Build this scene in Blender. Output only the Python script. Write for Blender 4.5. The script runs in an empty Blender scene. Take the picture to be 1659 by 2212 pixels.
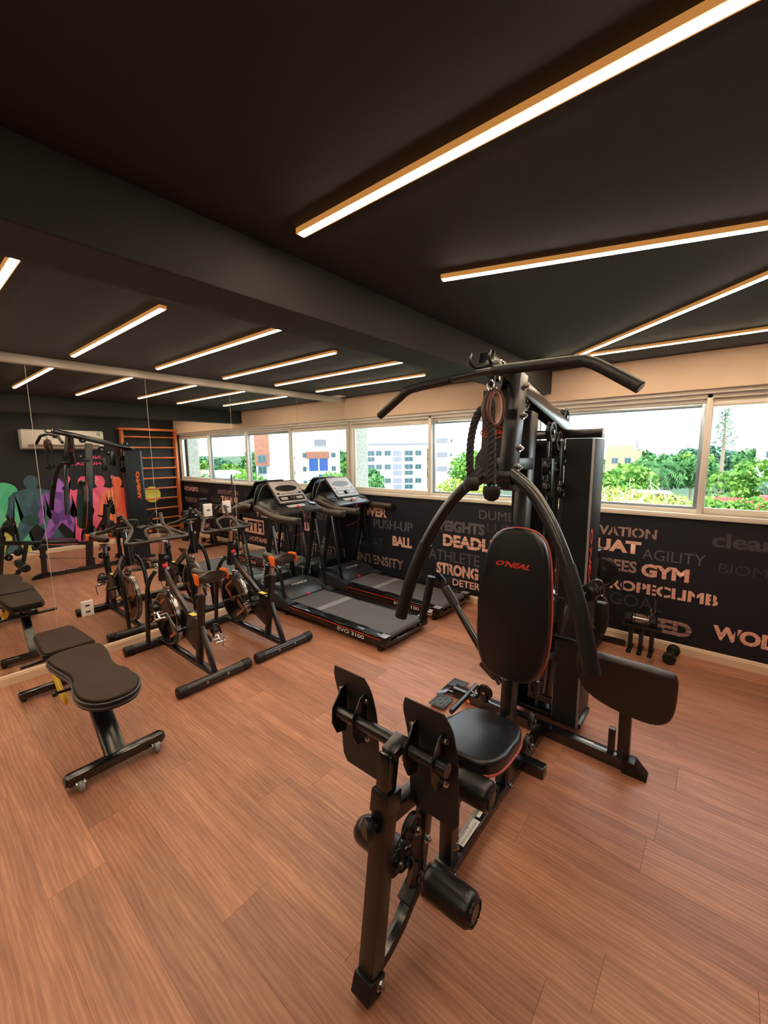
import bpy, bmesh, math, random
from mathutils import Vector, Matrix, Euler
random.seed(7)
S = bpy.context.scene
COL = S.collection
PI = math.pi
V = Vector

# ------------------------------------------------------------ camera
CAM = V((3.6762, -3.7589, 1.55))
YAW, PIT, ROL, FPX = -0.6929, 0.1412, -0.0093, 890.28
fw = V((math.sin(YAW)*math.cos(PIT), math.cos(YAW)*math.cos(PIT), -math.sin(PIT)))
rr = V((math.cos(YAW), -math.sin(YAW), 0)); uu = rr.cross(fw)
r2 = math.cos(ROL)*rr + math.sin(ROL)*uu
u2 = -math.sin(ROL)*rr + math.cos(ROL)*uu
cd = bpy.data.cameras.new('camera'); cam = bpy.data.objects.new('camera', cd); COL.objects.link(cam)
M = Matrix.Identity(4)
for i in range(3):
    M[i][0] = r2[i]; M[i][1] = u2[i]; M[i][2] = -fw[i]; M[i][3] = CAM[i]
cam.matrix_world = M
cd.sensor_fit = 'VERTICAL'; cd.sensor_height = 36.0; cd.sensor_width = 27.0
cd.lens = FPX*36/2212.0
cd.clip_start = 0.02; cd.clip_end = 2000
S.camera = cam

# ------------------------------------------------------------ world, lights, exposure
S.view_settings.view_transform = 'Standard'; S.view_settings.look = 'None'
S.view_settings.gamma = 1.0; S.view_settings.use_curve_mapping = False
S.view_settings.exposure = 0.48
LED_STRENGTH = 52.0
SKY_STRENGTH = 3.8
w = bpy.data.worlds.new('sky'); S.world = w; w.use_nodes = True
nt = w.node_tree; nt.nodes.clear()
tc = nt.nodes.new('ShaderNodeTexCoord'); sep = nt.nodes.new('ShaderNodeSeparateXYZ')
mp = nt.nodes.new('ShaderNodeMapping'); mp.inputs['Scale'].default_value = (1.2, 1.2, 7)
nz = nt.nodes.new('ShaderNodeTexNoise'); nz.inputs['Scale'].default_value = 3.0; nz.inputs['Detail'].default_value = 5
cr = nt.nodes.new('ShaderNodeValToRGB')
cr.color_ramp.elements[0].position = 0.38; cr.color_ramp.elements[0].color = (0.66, 0.80, 0.93, 1)
cr.color_ramp.elements[1].position = 0.60; cr.color_ramp.elements[1].color = (1, 1, 1, 1)
bg = nt.nodes.new('ShaderNodeBackground'); bg.inputs['Strength'].default_value = SKY_STRENGTH
wo = nt.nodes.new('ShaderNodeOutputWorld')
nt.links.new(tc.outputs['Generated'], mp.inputs['Vector']); nt.links.new(mp.outputs[0], nz.inputs['Vector'])
nt.links.new(nz.outputs['Fac'], cr.inputs[0]); nt.links.new(cr.outputs[0], bg.inputs['Color']); nt.links.new(bg.outputs[0], wo.inputs['Surface'])
sd = bpy.data.lights.new('sun', 'SUN'); sd.energy = 2.2; sd.angle = math.radians(12); sd.color = (1, .96, .88)
sun = bpy.data.objects.new('sun', sd); COL.objects.link(sun); sun.rotation_euler = (math.radians(38), 0, math.radians(195-180+25))

# ------------------------------------------------------------ helpers
def lin(c):
    f = lambda v: v/12.92 if v <= .04045 else ((v+.055)/1.055)**2.4
    return tuple(f(v/255) for v in c) + (1,)
MATS = {}
def mat(name, rgb, rough=.5, metal=0, bump=0, bscale=200, spec=.5, emit=0, coat=0, var=0, vscale=5, obrand=0):
    if name in MATS: return MATS[name]
    m = bpy.data.materials.new(name); m.use_nodes = True; t = m.node_tree; b = t.nodes['Principled BSDF']
    col = lin(rgb)
    b.inputs['Base Color'].default_value = col; b.inputs['Roughness'].default_value = rough
    b.inputs['Metallic'].default_value = metal; b.inputs['Specular IOR Level'].default_value = spec
    b.inputs['Coat Weight'].default_value = coat; b.inputs['Coat Roughness'].default_value = .3
    if emit:
        b.inputs['Emission Color'].default_value = col; b.inputs['Emission Strength'].default_value = emit
    if bump or var:
        c = t.nodes.new('ShaderNodeTexCoord'); n = t.nodes.new('ShaderNodeTexNoise')
        t.links.new(c.outputs['Object'], n.inputs['Vector'])
    if bump:
        n.inputs['Scale'].default_value = bscale; n.inputs['Detail'].default_value = 3
        bp = t.nodes.new('ShaderNodeBump'); bp.inputs['Strength'].default_value = bump; bp.inputs['Distance'].default_value = .002
        t.links.new(n.outputs['Fac'], bp.inputs['Height']); t.links.new(bp.outputs[0], b.inputs['Normal'])
    if var:
        n2 = t.nodes.new('ShaderNodeTexNoise'); n2.inputs['Scale'].default_value = vscale; n2.inputs['Detail'].default_value = 4
        t.links.new(c.outputs['Object'], n2.inputs['Vector'])
        h = t.nodes.new('ShaderNodeHueSaturation'); h.inputs['Color'].default_value = col
        mr = t.nodes.new('ShaderNodeMapRange'); mr.inputs[1].default_value = .3; mr.inputs[2].default_value = .7
        mr.inputs[3].default_value = 1-var; mr.inputs[4].default_value = 1+var
        t.links.new(n2.outputs['Fac'], mr.inputs[0]); t.links.new(mr.outputs[0], h.inputs['Value'])
        t.links.new(h.outputs[0], b.inputs['Base Color'])
    MATS[name] = m; return m

METAL = mat('black powder coated steel', (8, 10, 14), .30, 0, .15, 400, spec=.8)
METALG = mat('black satin steel', (10, 12, 16), .20, 0, .08, 300, spec=1.0)
PLAST = mat('black plastic', (12, 12, 13), .38, 0, .15, 300)
PLASTG = mat('dark grey plastic', (34, 33, 32), .34, 0, .15, 300)
GLOSS = mat('glossy black plastic', (14, 14, 16), .12)
RUBBER = mat('black rubber', (11, 11, 12), .5, 0, .3, 200)
FOAM = mat('black foam grip', (13, 14, 15), .5, 0, .35, 350)
LEATHER = mat('black upholstery', (11, 11, 14), .36, 0, .35, 260, coat=.35)
BROWNL = mat('brown black upholstery', (46, 28, 18), .55, 0, .4, 260, spec=.25)
CHROME = mat('chrome', (200, 200, 204), .16, 1)
STEEL = mat('zinc bolt steel', (190, 188, 184), .25, 1)
ORANGE = mat('orange plastic', (240, 110, 22), .45)
RED = mat('red plastic', (215, 50, 48), .4)
REDPRINT = mat('red print', (214, 62, 44), .5)
PINKTRIM = mat('salmon piping', (196, 92, 82), .5)
WHITEP = mat('white print', (225, 222, 218), .5)
SILVERP = mat('silver grey plastic', (160, 160, 162), .35, .3)
YELLOW = mat('yellow plastic', (226, 178, 30), .4)
YSTICK = mat('yellow sticker', (214, 200, 90), .5)
WHITEPL = mat('white plastic', (226, 220, 212), .4)
BASEB = mat('cream painted skirting', (226, 200, 172), .4)
ROPE = mat('black rope', (34, 34, 36), .7, 0, .3, 200)
STRAPB = mat('brown leather strap', (92, 52, 44), .55, 0, .5, 150)
PINKL = mat('pink felt lining', (226, 190, 176), .8)

class MB:
    def __init__(s, o=(0, 0, 0)): s.bm = bmesh.new(); s.o = V(o)
    def _xf(s, vs, Mx):
        for v in vs: v.co = Mx @ v.co
    def box(s, c, d, rot=None, bev=0.0, seg=2):
        r = bmesh.ops.create_cube(s.bm, size=1)['verts']
        for v in r: v.co = V((v.co.x*d[0], v.co.y*d[1], v.co.z*d[2]))
        if bev:
            es = list({e for v in r for e in v.link_edges})
            r = list({v for f in bmesh.ops.bevel(s.bm, geom=es, offset=bev, segments=seg, affect='EDGES', profile=.5)['faces'] for v in f.verts} | {v for v in r if v.is_valid})
        Mx = Matrix.Translation(V(c)) @ ((rot if isinstance(rot, Matrix) else Euler(rot).to_matrix()).to_4x4() if rot is not None else Matrix.Identity(4))
        s._xf(r, Mx); return s
    def bar(s, a, b, w, h, bev=.004, up=(0, 0, 1), ext=0):
        a = V(a); b = V(b); d = (b-a); L = d.length; x = d.normalized(); u = V(up)
        if abs(x.dot(u)) > .98: u = V((0, 1, 0))
        y = u.cross(x).normalized(); z = x.cross(y)
        R = Matrix((x, y, z)).transposed()
        return s.box((a+b)/2, (L+2*ext, w, h), R, bev)
    def tube(s, pts, r, seg=12, caps=True, close=False):
        pts = [V(p) for p in pts]; n = len(pts)
        rs = r if isinstance(r, (list, tuple)) else [r]*n
        rings = []; prev = None
        for i, p in enumerate(pts):
            if close: t = (pts[(i+1) % n]-pts[i-1])
            else: t = (pts[min(i+1, n-1)]-pts[max(i-1, 0)])
            t.normalize()
            if prev is None:
                a = V((0, 0, 1)) if abs(t.z) < .9 else V((1, 0, 0))
                x = t.cross(a).normalized()
            else:
                x = (prev - t*prev.dot(t)).normalized()
            prev = x; y = t.cross(x)
            rings.append([s.bm.verts.new(p + (x*math.cos(k*2*PI/seg)+y*math.sin(k*2*PI/seg))*rs[i]) for k in range(seg)])
        m = n if close else n-1
        for i in range(m):
            A = rings[i]; B = rings[(i+1) % n]
            off = 0
            if close and i == n-1:
                off = min(range(seg), key=lambda o: (A[0].co-B[o].co).length)
            for k in range(seg):
                s.bm.faces.new((A[k], A[(k+1) % seg], B[(k+1+off) % seg], B[(k+off) % seg]))
        if caps and not close:
            s.bm.faces.new(rings[0][::-1]); s.bm.faces.new(rings[-1])
        return s
    def curve(s, pts, r, seg=10, res=5, close=False, caps=True):
        P = [V(p) for p in pts]; n = len(P); out = []
        rng = n if close else n-1
        for i in range(rng):
            g = lambda k: P[k % n] if close else P[max(0, min(n-1, k))]
            p0, p1, p2, p3 = g(i-1), g(i), g(i+1), g(i+2)
            for j in range(res):
                t = j/res
                out.append(.5*((2*p1)+(-p0+p2)*t+(2*p0-5*p1+4*p2-p3)*t*t+(-p0+3*p1-3*p2+p3)*t**3))
        if not close: out.append(P[-1])
        return s.tube(out, r, seg, caps, close)
    def cyl(s, a, b, r, seg=20, r2=None, bev=0):
        a = V(a); b = V(b); r2 = r if r2 is None else r2
        if bev:
            d = (b-a).normalized()*bev
            return s.tube([a, a+d*.001, a+d, b-d, b-d*.001, b], [r-bev, r-bev, r, r2, r2-bev, r2-bev], seg)
        return s.tube([a, b], [r, r2], seg)
    def ring(s, c, axis, R, r, seg=32, rs=10):
        c = V(c); z = V(axis).normalized(); a = V((0, 0, 1)) if abs(z.z) < .9 else V((1, 0, 0))
        x = z.cross(a).normalized(); y = z.cross(x)
        return s.tube([c+(x*math.cos(k*2*PI/seg)+y*math.sin(k*2*PI/seg))*R for k in range(seg)], r, rs, close=True)
    def lathe(s, prof, c, axis, seg=28):
        # prof: list of (radius, along)
        c = V(c); z = V(axis).normalized(); a = V((0, 0, 1)) if abs(z.z) < .9 else V((1, 0, 0))
        x = z.cross(a).normalized(); y = z.cross(x); R = []
        for (r, h) in prof:
            if r < 1e-6: R.append([s.bm.verts.new(c+z*h)])
            else: R.append([s.bm.verts.new(c+z*h+(x*math.cos(k*2*PI/seg)+y*math.sin(k*2*PI/seg))*r) for k in range(seg)])
        for A, B in zip(R, R[1:]):
            for k in range(seg):
                k2 = (k+1) % seg
                if len(A) == 1 and len(B) == 1: continue
                if len(A) == 1: s.bm.faces.new((A[0], B[k], B[k2]))
                elif len(B) == 1: s.bm.faces.new((A[k], A[k2], B[0]))
                else: s.bm.faces.new((A[k], A[k2], B[k2], B[k]))
        return s
    def prism(s, poly, o, ux, uy, n, th, bev=0, seg=2):
        """polygon (u,v) on the plane o+u*ux+v*uy, extruded th along n"""
        o = V(o); ux = V(ux); uy = V(uy); n = V(n)
        vs = [s.bm.verts.new(o+ux*u+uy*v) for u, v in poly]
        f = s.bm.faces.new(vs)
        r = bmesh.ops.extrude_face_region(s.bm, geom=[f])
        nv = [g for g in r['geom'] if isinstance(g, bmesh.types.BMVert)]
        for v in nv: v.co += n*th
        if bev:
            top = [g for g in r['geom'] if isinstance(g, bmesh.types.BMFace)]
            es = list({e for ff in top+[f] for e in ff.edges})
            bmesh.ops.bevel(s.bm, geom=es, offset=bev, segments=seg, affect='EDGES', profile=.5, clamp_overlap=True)
        return s
    def sphere(s, c, r, seg=16, sc=(1, 1, 1)):
        vs = bmesh.ops.create_uvsphere(s.bm, u_segments=seg, v_segments=max(6, seg*2//3), radius=r)['verts']
        for v in vs: v.co = V(c)+V((v.co.x*sc[0], v.co.y*sc[1], v.co.z*sc[2]))
        return s
    def build(s, name, m, parent=None, label=None, smooth=True, ang=35, kind=None, kids=True):
        bmesh.ops.recalc_face_normals(s.bm, faces=s.bm.faces)
        me = bpy.data.meshes.new(name)
        if s.o.length:
            for v in s.bm.verts: v.co -= s.o
        s.bm.to_mesh(me); s.bm.free()
        me.materials.append(m)
        if smooth:
            me.polygons.foreach_set('use_smooth', [True]*len(me.polygons))
            me.set_sharp_from_angle(angle=math.radians(ang))
        ob = bpy.data.objects.new(name, me); COL.objects.link(ob)
        if parent is not None: ob.parent = parent
        elif s.o.length: ob.location = s.o
        if label: ob['label'] = label
        if kind: ob['kind'] = kind
        return ob

def thing(name, label, cat, loc=(0, 0, 0), rz=0, group=None):
    o = bpy.data.objects.new(name, None); COL.objects.link(o); o.location = loc; o.rotation_euler = (0, 0, rz)
    o.empty_display_size = .1
    o['label'] = label; o['category'] = cat
    if group: o['group'] = group
    return o
def tag(o, label, cat, group=None):
    o['label'] = label; o['category'] = cat
    if group: o['group'] = group
    return o
def struct(mb, name, m, parent=None, smooth=False):
    o = mb.build(name, m, parent, smooth=smooth)
    if parent is None: o['kind'] = 'structure'
    return o
def copy_tree(o, parent=None):
    c = o.copy(); COL.objects.link(c)
    if parent is not None: c.parent = parent
    for ch in list(o.children): copy_tree(ch, c)
    return c
def bolt(mb, c, axis, r=.011, h=.012):
    c = V(c); a = V(axis).normalized()
    mb.cyl(c, c+a*h*.35, r*1.35, 14); mb.cyl(c+a*h*.35, c+a*h, r*.85, 6); mb.cyl(c+a*h, c+a*h*1.45, r*.4, 8)
    return mb

def chaikin(P, n=2):
    for _ in range(n):
        Q = []
        for i in range(len(P)):
            a, b_ = P[i], P[(i+1) % len(P)]
            Q += [(a[0]*.75+b_[0]*.25, a[1]*.75+b_[1]*.25), (a[0]*.25+b_[0]*.75, a[1]*.25+b_[1]*.75)]
        P = Q
    return P
# text -> mesh
_tn = 0
def text_mesh(body, bold=0, slots=None, slant=0, spacing=1.0):
    global _tn
    cu = bpy.data.curves.new('t', 'FONT'); cu.body = body; cu.size = 1; cu.offset = bold; cu.space_character = spacing
    cu.resolution_u = 3; cu.shear = slant
    ob = bpy.data.objects.new('t', cu); COL.objects.link(ob)
    dg = bpy.context.evaluated_depsgraph_get(); dg.update()
    me = bpy.data.meshes.new_from_object(ob.evaluated_get(dg))
    bpy.data.objects.remove(ob); bpy.data.curves.remove(cu)
    bm = bmesh.new(); bm.from_mesh(me); bpy.data.meshes.remove(me)
    return bm
def lettering(name, body, m, parent, org, ux, uy, W, H, bold=0.0, off=.0015, label=None, stencil=0, hstencil=0, slant=0, plorigin=(0, 0, 0), th=.0008):
    """letters fitted to a W x H rectangle whose lower left corner is org"""
    bm = text_mesh(body, bold, slant=slant)
    xs = [v.co.x for v in bm.verts]; ys = [v.co.y for v in bm.verts]
    x0, x1, y0, y1 = min(xs), max(xs), min(ys), max(ys)
    for v in bm.verts: v.co = V(((v.co.x-x0)/(x1-x0)*W, (v.co.y-y0)/(y1-y0)*H, 0))
    n = len(body.replace(' ', '')); cw = W/len(body)
    def cut(axis, pos, wd):
        no = V((1, 0, 0)) if axis == 0 else V((0, 1, 0))
        for q in (pos-wd/2, pos+wd/2):
            bmesh.ops.bisect_plane(bm, geom=bm.verts[:]+bm.edges[:]+bm.faces[:], plane_co=no*q, plane_no=no)
        bmesh.ops.delete(bm, geom=[f for f in bm.faces if abs(f.calc_center_median()[axis]-pos) < wd/2-1e-6], context='FACES')
    if stencil:
        # find letter islands along x, cut each in its middle
        iv = []
        for f in bm.faces:
            a = [v.co.x for v in f.verts]; iv.append([min(a), max(a)])
        iv.sort(); mg = []
        for a in iv:
            if mg and a[0] < mg[-1][1]-1e-4: mg[-1][1] = max(mg[-1][1], a[1])
            else: mg.append(a[:])
        for a in mg:
            if a[1]-a[0] > H*.28 and max(v.co.y for v in bm.verts if a[0]-1e-4 <= v.co.x <= a[1]+1e-4) > H*.8: cut(0, (a[0]+a[1])/2, stencil)
    if hstencil: cut(1, H*.30, hstencil*.45); cut(1, H*.62, hstencil*.45)
    ux = V(ux); uy = V(uy); nn = ux.cross(uy).normalized(); o = V(org)-V(plorigin)
    for v in bm.verts: v.co = o+ux*v.co.x+uy*v.co.y+nn*off
    me = bpy.data.meshes.new(name); bm.to_mesh(me); bm.free(); me.materials.append(m)
    ob = bpy.data.objects.new(name, me); COL.objects.link(ob); ob.parent = parent
    if label: ob['label'] = label
    return ob

# ------------------------------------------------------------ structure materials
def wood_mat():
    m = bpy.data.materials.new('walnut vinyl plank'); m.use_nodes = True; t = m.node_tree; b = t.nodes['Principled BSDF']
    c = t.nodes.new('ShaderNodeTexCoord'); oi = t.nodes.new('ShaderNodeObjectInfo')
    geo = t.nodes.new('ShaderNodeNewGeometry')
    off = t.nodes.new('ShaderNodeVectorMath'); off.operation = 'SCALE'; off.inputs['Scale'].default_value = 37
    comb = t.nodes.new('ShaderNodeCombineXYZ'); t.links.new(oi.outputs['Random'], comb.inputs[0]); t.links.new(oi.outputs['Random'], comb.inputs[1])
    t.links.new(comb.outputs[0], off.inputs[0])
    add = t.nodes.new('ShaderNodeVectorMath'); add.operation = 'ADD'
    t.links.new(geo.outputs['Position'], add.inputs[0]); t.links.new(off.outputs[0], add.inputs[1])
    mp1 = t.nodes.new('ShaderNodeMapping'); mp1.inputs['Scale'].default_value = (1.3, 14, 1); t.links.new(add.outputs[0], mp1.inputs[0])
    n1 = t.nodes.new('ShaderNodeTexNoise'); n1.inputs['Scale'].default_value = 1.6; n1.inputs['Detail'].default_value = 7; n1.inputs['Roughness'].default_value = .62; n1.inputs['Distortion'].default_value = .7
    t.links.new(mp1.outputs[0], n1.inputs[0])
    mp2 = t.nodes.new('ShaderNodeMapping'); mp2.inputs['Scale'].default_value = (7, 340, 1); t.links.new(add.outputs[0], mp2.inputs[0])
    n2 = t.nodes.new('ShaderNodeTexNoise'); n2.inputs['Scale'].default_value = 1.0; n2.inputs['Detail'].default_value = 3
    t.links.new(mp2.outputs[0], n2.inputs[0])
    mp3 = t.nodes.new('ShaderNodeMapping'); mp3.inputs['Scale'].default_value = (1.2, 8, 1); t.links.new(add.outputs[0], mp3.inputs[0])
    wv = t.nodes.new('ShaderNodeTexWave'); wv.wave_type = 'RINGS'; wv.inputs['Scale'].default_value = 2.2; wv.inputs['Distortion'].default_value = 9; wv.inputs['Detail'].default_value = 3
    t.links.new(mp3.outputs[0], wv.inputs[0])
    r = t.nodes.new('ShaderNodeValToRGB'); e = r.color_ramp.elements
    e[0].position = .28; e[0].color = lin((132, 82, 62)); e[1].position = .74; e[1].color = lin((206, 150, 116))
    k = e.new(.5); k.color = lin((170, 114, 88))
    mx = t.nodes.new('ShaderNodeMath'); mx.operation = 'MULTIPLY_ADD'; mx.inputs[1].default_value = .40; t.links.new(n2.outputs['Fac'], mx.inputs[0])
    m0 = t.nodes.new('ShaderNodeMath'); m0.operation = 'MULTIPLY'; m0.inputs[1].default_value = .52; t.links.new(n1.outputs['Fac'], m0.inputs[0])
    t.links.new(m0.outputs[0], mx.inputs[2])
    m1 = t.nodes.new('ShaderNodeMath'); m1.operation = 'MULTIPLY_ADD'; m1.inputs[1].default_value = .10; t.links.new(wv.outputs['Fac'], m1.inputs[0]); t.links.new(mx.outputs[0], m1.inputs[2])
    t.links.new(m1.outputs[0], r.inputs[0])
    n4 = t.nodes.new('ShaderNodeTexNoise'); n4.inputs['Scale'].default_value = .9; n4.inputs['Detail'].default_value = 2
    mp4 = t.nodes.new('ShaderNodeMapping'); mp4.inputs['Scale'].default_value = (.8, 2.6, 1); t.links.new(add.outputs[0], mp4.inputs[0]); t.links.new(mp4.outputs[0], n4.inputs[0])
    h4 = t.nodes.new('ShaderNodeHueSaturation'); t.links.new(r.outputs[0], h4.inputs['Color']); m4 = t.nodes.new('ShaderNodeMapRange'); m4.inputs[1].default_value = .3; m4.inputs[2].default_value = .7; m4.inputs[3].default_value = .80; m4.inputs[4].default_value = 1.14
    t.links.new(n4.outputs['Fac'], m4.inputs[0]); t.links.new(m4.outputs[0], h4.inputs['Value'])
    h = t.nodes.new('ShaderNodeHueSaturation'); t.links.new(h4.outputs[0], h.inputs['Color'])
    mr = t.nodes.new('ShaderNodeMapRange'); mr.inputs[3].default_value = .86; mr.inputs[4].default_value = 1.06; t.links.new(oi.outputs['Random'], mr.inputs[0])
    t.links.new(mr.outputs[0], h.inputs['Value']); t.links.new(h.outputs[0], b.inputs['Base Color'])
    b.inputs['Roughness'].default_value = .42; b.inputs['Specular IOR Level'].default_value = .5
    bp = t.nodes.new('ShaderNodeBump'); bp.inputs['Strength'].default_value = .35; bp.inputs['Distance'].default_value = .001
    t.links.new(n2.outputs['Fac'], bp.inputs['Height']); t.links.new(bp.outputs[0], b.inputs['Normal'])
    return m
WOOD = wood_mat()
NAVY = mat('navy black wall paint', (9, 12, 26), .62, 0, .15, 60)
BLACKW = mat('black wall paint', (20, 19, 20), .6, 0, .15, 60)
CEIL = mat('charcoal ceiling paint', (42, 41, 40), .75, 0, .2, 40)
CREAM = mat('cream wall paint', (228, 200, 174), .7, 0, .15, 60)
FRAME = mat('pale window aluminium', (224, 216, 204), .35, .05)
ALU = mat('bluish anodised aluminium', (168, 184, 196), .3, .6)
TRIMW = mat('white aluminium trim', (205, 198, 188), .4, .2)
GROUTD = mat('dark plank joint', (96, 58, 42), .8)

# ------------------------------------------------------------ room
X1, YF, ZC, ZS, ZH, HD = 4.6835, -6.2, 2.22, 1.052, 1.9706, .0847
WB = 4.68
fl = struct(MB().box((WB/2, YF/2+.06, -.03), (WB+.3, -YF+.4, .05)), 'floor', GROUTD)
# planks: rows along x, joints staggered
PW, PL = .178, 1.22
row = 0; y = -.004
while y > YF:
    y0 = max(y-PW, YF)
    x = -random.random()*PL
    while x < WB:
        a = max(x, 0.0); b_ = min(x+PL, WB)
        if b_-a > .02:
            me = MB().box(((a+b_)/2, (y+y0)/2, -.0035), (b_-a-.0008, y-y0-.0004, .007), bev=.0003, seg=1)
            me.build('plank', WOOD, fl, smooth=False)
        x += PL
    y -= PW; row += 1
struct(MB().box((WB/2, YF/2, ZC+.05), (WB+.3, -YF+.3, .1)), 'ceiling', CEIL)
struct(MB().box((2.37, (YF-HD)/2, (2.0367+ZC)/2+.001), (.2166, -YF-HD-.001, ZC-2.0367), bev=.004), 'trim_1', CEIL)
struct(MB().box((-.09, YF/2, ZC/2), (.15, -YF+.3, ZC)), 'wall_left', BLACKW)
wr = struct(MB().box((WB+.075, YF/2, ZC/2), (.15, -YF+.3, ZC)), 'wall_right', BLACKW)
struct(MB().box((WB/2, YF-.075, ZC/2), (WB+.3, .15, ZC)), 'wall_front', BLACKW)
wb = struct(MB().box((WB/2, .075, ZS/2), (WB+.3, .15, ZS)), 'wall_back', NAVY)
hd = struct(MB().box((WB/2, (.15-HD)/2, (ZH+ZC)/2), (WB, .15+HD, ZC-ZH), bev=.002), 'wall_back_header', CREAM)
struct(MB().box((-.06, .075, (ZS+ZH)/2), (.10, .15, ZH-ZS)).box((-.16, .26, 1.0), (.28, .22, 3.0)), 'wall_back_pier', mat('rough grey stucco', (178, 182, 172), .9, 0, 1.0, 60, var=.25, vscale=40))
struct(MB().box((WB+.06, .075, (ZS+ZH)/2), (.10, .15, ZH-ZS)).box((WB+.10, .26, 1.0), (.28, .22, 3.0)), 'wall_back_pier', MATS['rough grey stucco'])
# skirting boards: moulded strip with a thin lip
def skirting(name, a, b, n):
    a = V(a); b = V(b); n = V(n)*.001/.001
    d = (b-a); L = d.length; x = d.normalized()
    prof = [(0, 0), (.014, 0), (.014, .052), (.010, .060), (.010, .066), (.004, .072), (0, .074)]
    mb = MB(); mb.prism([(p[0], p[1]) for p in prof], a, n, (0, 0, 1), x, L)
    return struct(mb, name, BASEB)
skirting('baseboard_left', (0, YF, 0), (0, -.014, 0), (1, 0, 0))
skirting('baseboard_back', (0, 0, 0), (WB, 0, 0), (0, -1, 0))
skirting('baseboard_right', (WB, YF, 0), (WB, -.014, 0), (-1, 0, 0))
skirting('baseboard_front', (0, YF, 0), (WB, YF, 0), (0, 1, 0))
# trim above the mirrors
struct(MB().box((.004, (YF-HD)/2, (2.163+ZC)/2), (.05, -YF-HD, ZC-2.163), bev=.003), 'trim_2', TRIMW)

# window: one band with four sashes, mullions at 1.20 / 2.32 / 3.53
GLASS = bpy.data.materials.new('clear window glass'); GLASS.use_nodes = True
t = GLASS.node_tree; t.nodes.clear()
o_ = t.nodes.new('ShaderNodeOutputMaterial'); mx = t.nodes.new('ShaderNodeMixShader'); tr = t.nodes.new('ShaderNodeBsdfTransparent'); gl = t.nodes.new('ShaderNodeBsdfGlossy'); fr = t.nodes.new('ShaderNodeLayerWeight'); pw = t.nodes.new('ShaderNodeMath'); ma = t.nodes.new('ShaderNodeMath')
tr.inputs[0].default_value = (.95, .97, .965, 1); gl.inputs['Roughness'].default_value = 0; fr.inputs[0].default_value = .5; pw.operation = 'POWER'; pw.inputs[1].default_value = 5; ma.operation = 'MULTIPLY_ADD'; ma.inputs[1].default_value = .3; ma.inputs[2].default_value = .03; t.links.new(fr.outputs['Facing'], pw.inputs[0]); t.links.new(pw.outputs[0], ma.inputs[0])
t.links.new(ma.outputs[0], mx.inputs[0]); t.links.new(tr.outputs[0], mx.inputs[1]); t.links.new(gl.outputs[0], mx.inputs[2]); t.links.new(mx.outputs[0], o_.inputs[0])
zt, zb_ = ZH, ZS
wf = MB()
wf.box((WB/2, .03, zb_+.018), (WB, .11, .036), bev=.004)            # sill rail
wf.box((WB/2, .055, zb_+.050), (WB, .05, .030), bev=.003)
wf.box((WB/2, .02, zt-.014), (WB, .13, .026), bev=.003)
wf.box((WB/2, .045, zt-.042), (WB, .09, .030), bev=.003)
wf.box((WB/2, .065, zt-.070), (WB, .05, .028), bev=.003)
wf.box((.012, .05, (zt+zb_)/2), (.036, .09, zt-zb_), bev=.003)
wf.box((WB-.012, .05, (zt+zb_)/2), (.036, .09, zt-zb_), bev=.003)
win = struct(wf, 'window_1', FRAME, smooth=True)
sl = [(.045, 1.2, 0), (1.2, 2.325, 1), (2.325, 3.535, 1), (3.535, WB-.045, 0)]
for i, (a, b_, k) in enumerate(sl):
    yy = .062 if k else .032
    z0, z1 = zb_+.045, zt-.083
    s_ = MB(); fwid = .034
    s_.box((a+fwid/2, yy, (z0+z1)/2), (fwid, .026, z1-z0), bev=.003)
    s_.box((b_-fwid/2, yy, (z0+z1)/2), (fwid, .026, z1-z0), bev=.003)
    s_.box(((a+b_)/2, yy, z0+.02), (b_-a-2*fwid, .026, .04), bev=.003)
    s_.box(((a+b_)/2, yy, z1-.016), (b_-a-2*fwid, .026, .032), bev=.003)
    fo = s_.build('sash_frame', FRAME if not k else ALU, win, label='pale sliding sash frame' if not k else 'bluish aluminium fixed sash frame')
    g = MB().box(((a+b_)/2, yy, (z0+z1)/2), (b_-a-.03, .004, z1-z0-.02)).build('pane', GLASS, fo, smooth=False)
for x in (1.2, 3.545):
    MB().box((x, .03, (zt+zb_)/2+.0), (.034, .06, zt-zb_-.05), bev=.004).build('mullion', FRAME, win)
MB().box((2.325, .04, (zt+zb_)/2), (.05, .07, zt-zb_-.05), bev=.004).build('mullion', FRAME, win)
# mirrors
MIR = bpy.data.materials.new('silvered mirror'); MIR.use_nodes = True
b = MIR.node_tree.nodes['Principled BSDF']; b.inputs['Metallic'].default_value = 1; b.inputs['Roughness'].default_value = 0.0; b.inputs['Base Color'].default_value = (.86, .88, .865, 1)
GEDGE = mat('mirror glass edge', (196, 196, 180), .3)
js = [-.002, -.81, -1.6, -2.335, -3.08, -3.85, -4.62, -5.39, -6.15]
lab = ['frameless mirror panel nearest the window wall, behind the far treadmill', 'mirror panel behind the near treadmill, second from the window wall',
 'mirror panel behind the farther exercise bike, third from the window wall', 'mirror panel behind the nearer exercise bike, fourth from the window wall',
 'mirror panel behind the flat bench, fifth from the window wall', 'mirror panel left of the bench, sixth from the window wall',
 'mirror panel next to last toward the room end', 'last mirror panel at the room end']
for (a, b_), L in zip(zip(js, js[1:]), lab):
    mo = thing('mirror_panel', L, 'mirror', (0, a, 1.12), group='mirror panels along the left wall')
    MB((0, a, 1.12)).box((-.006, (a+b_)/2, (.076+2.163)/2), (.012, a-b_-.003, 2.163-.076)).build('mirror_glass', MIR, mo, smooth=False)
    MB((0, a, 1.12)).box((-.0062, b_+.0002, (.076+2.163)/2), (.0118, .0026, 2.163-.076)).build('glass_edge', GEDGE, mo, smooth=False)

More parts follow.
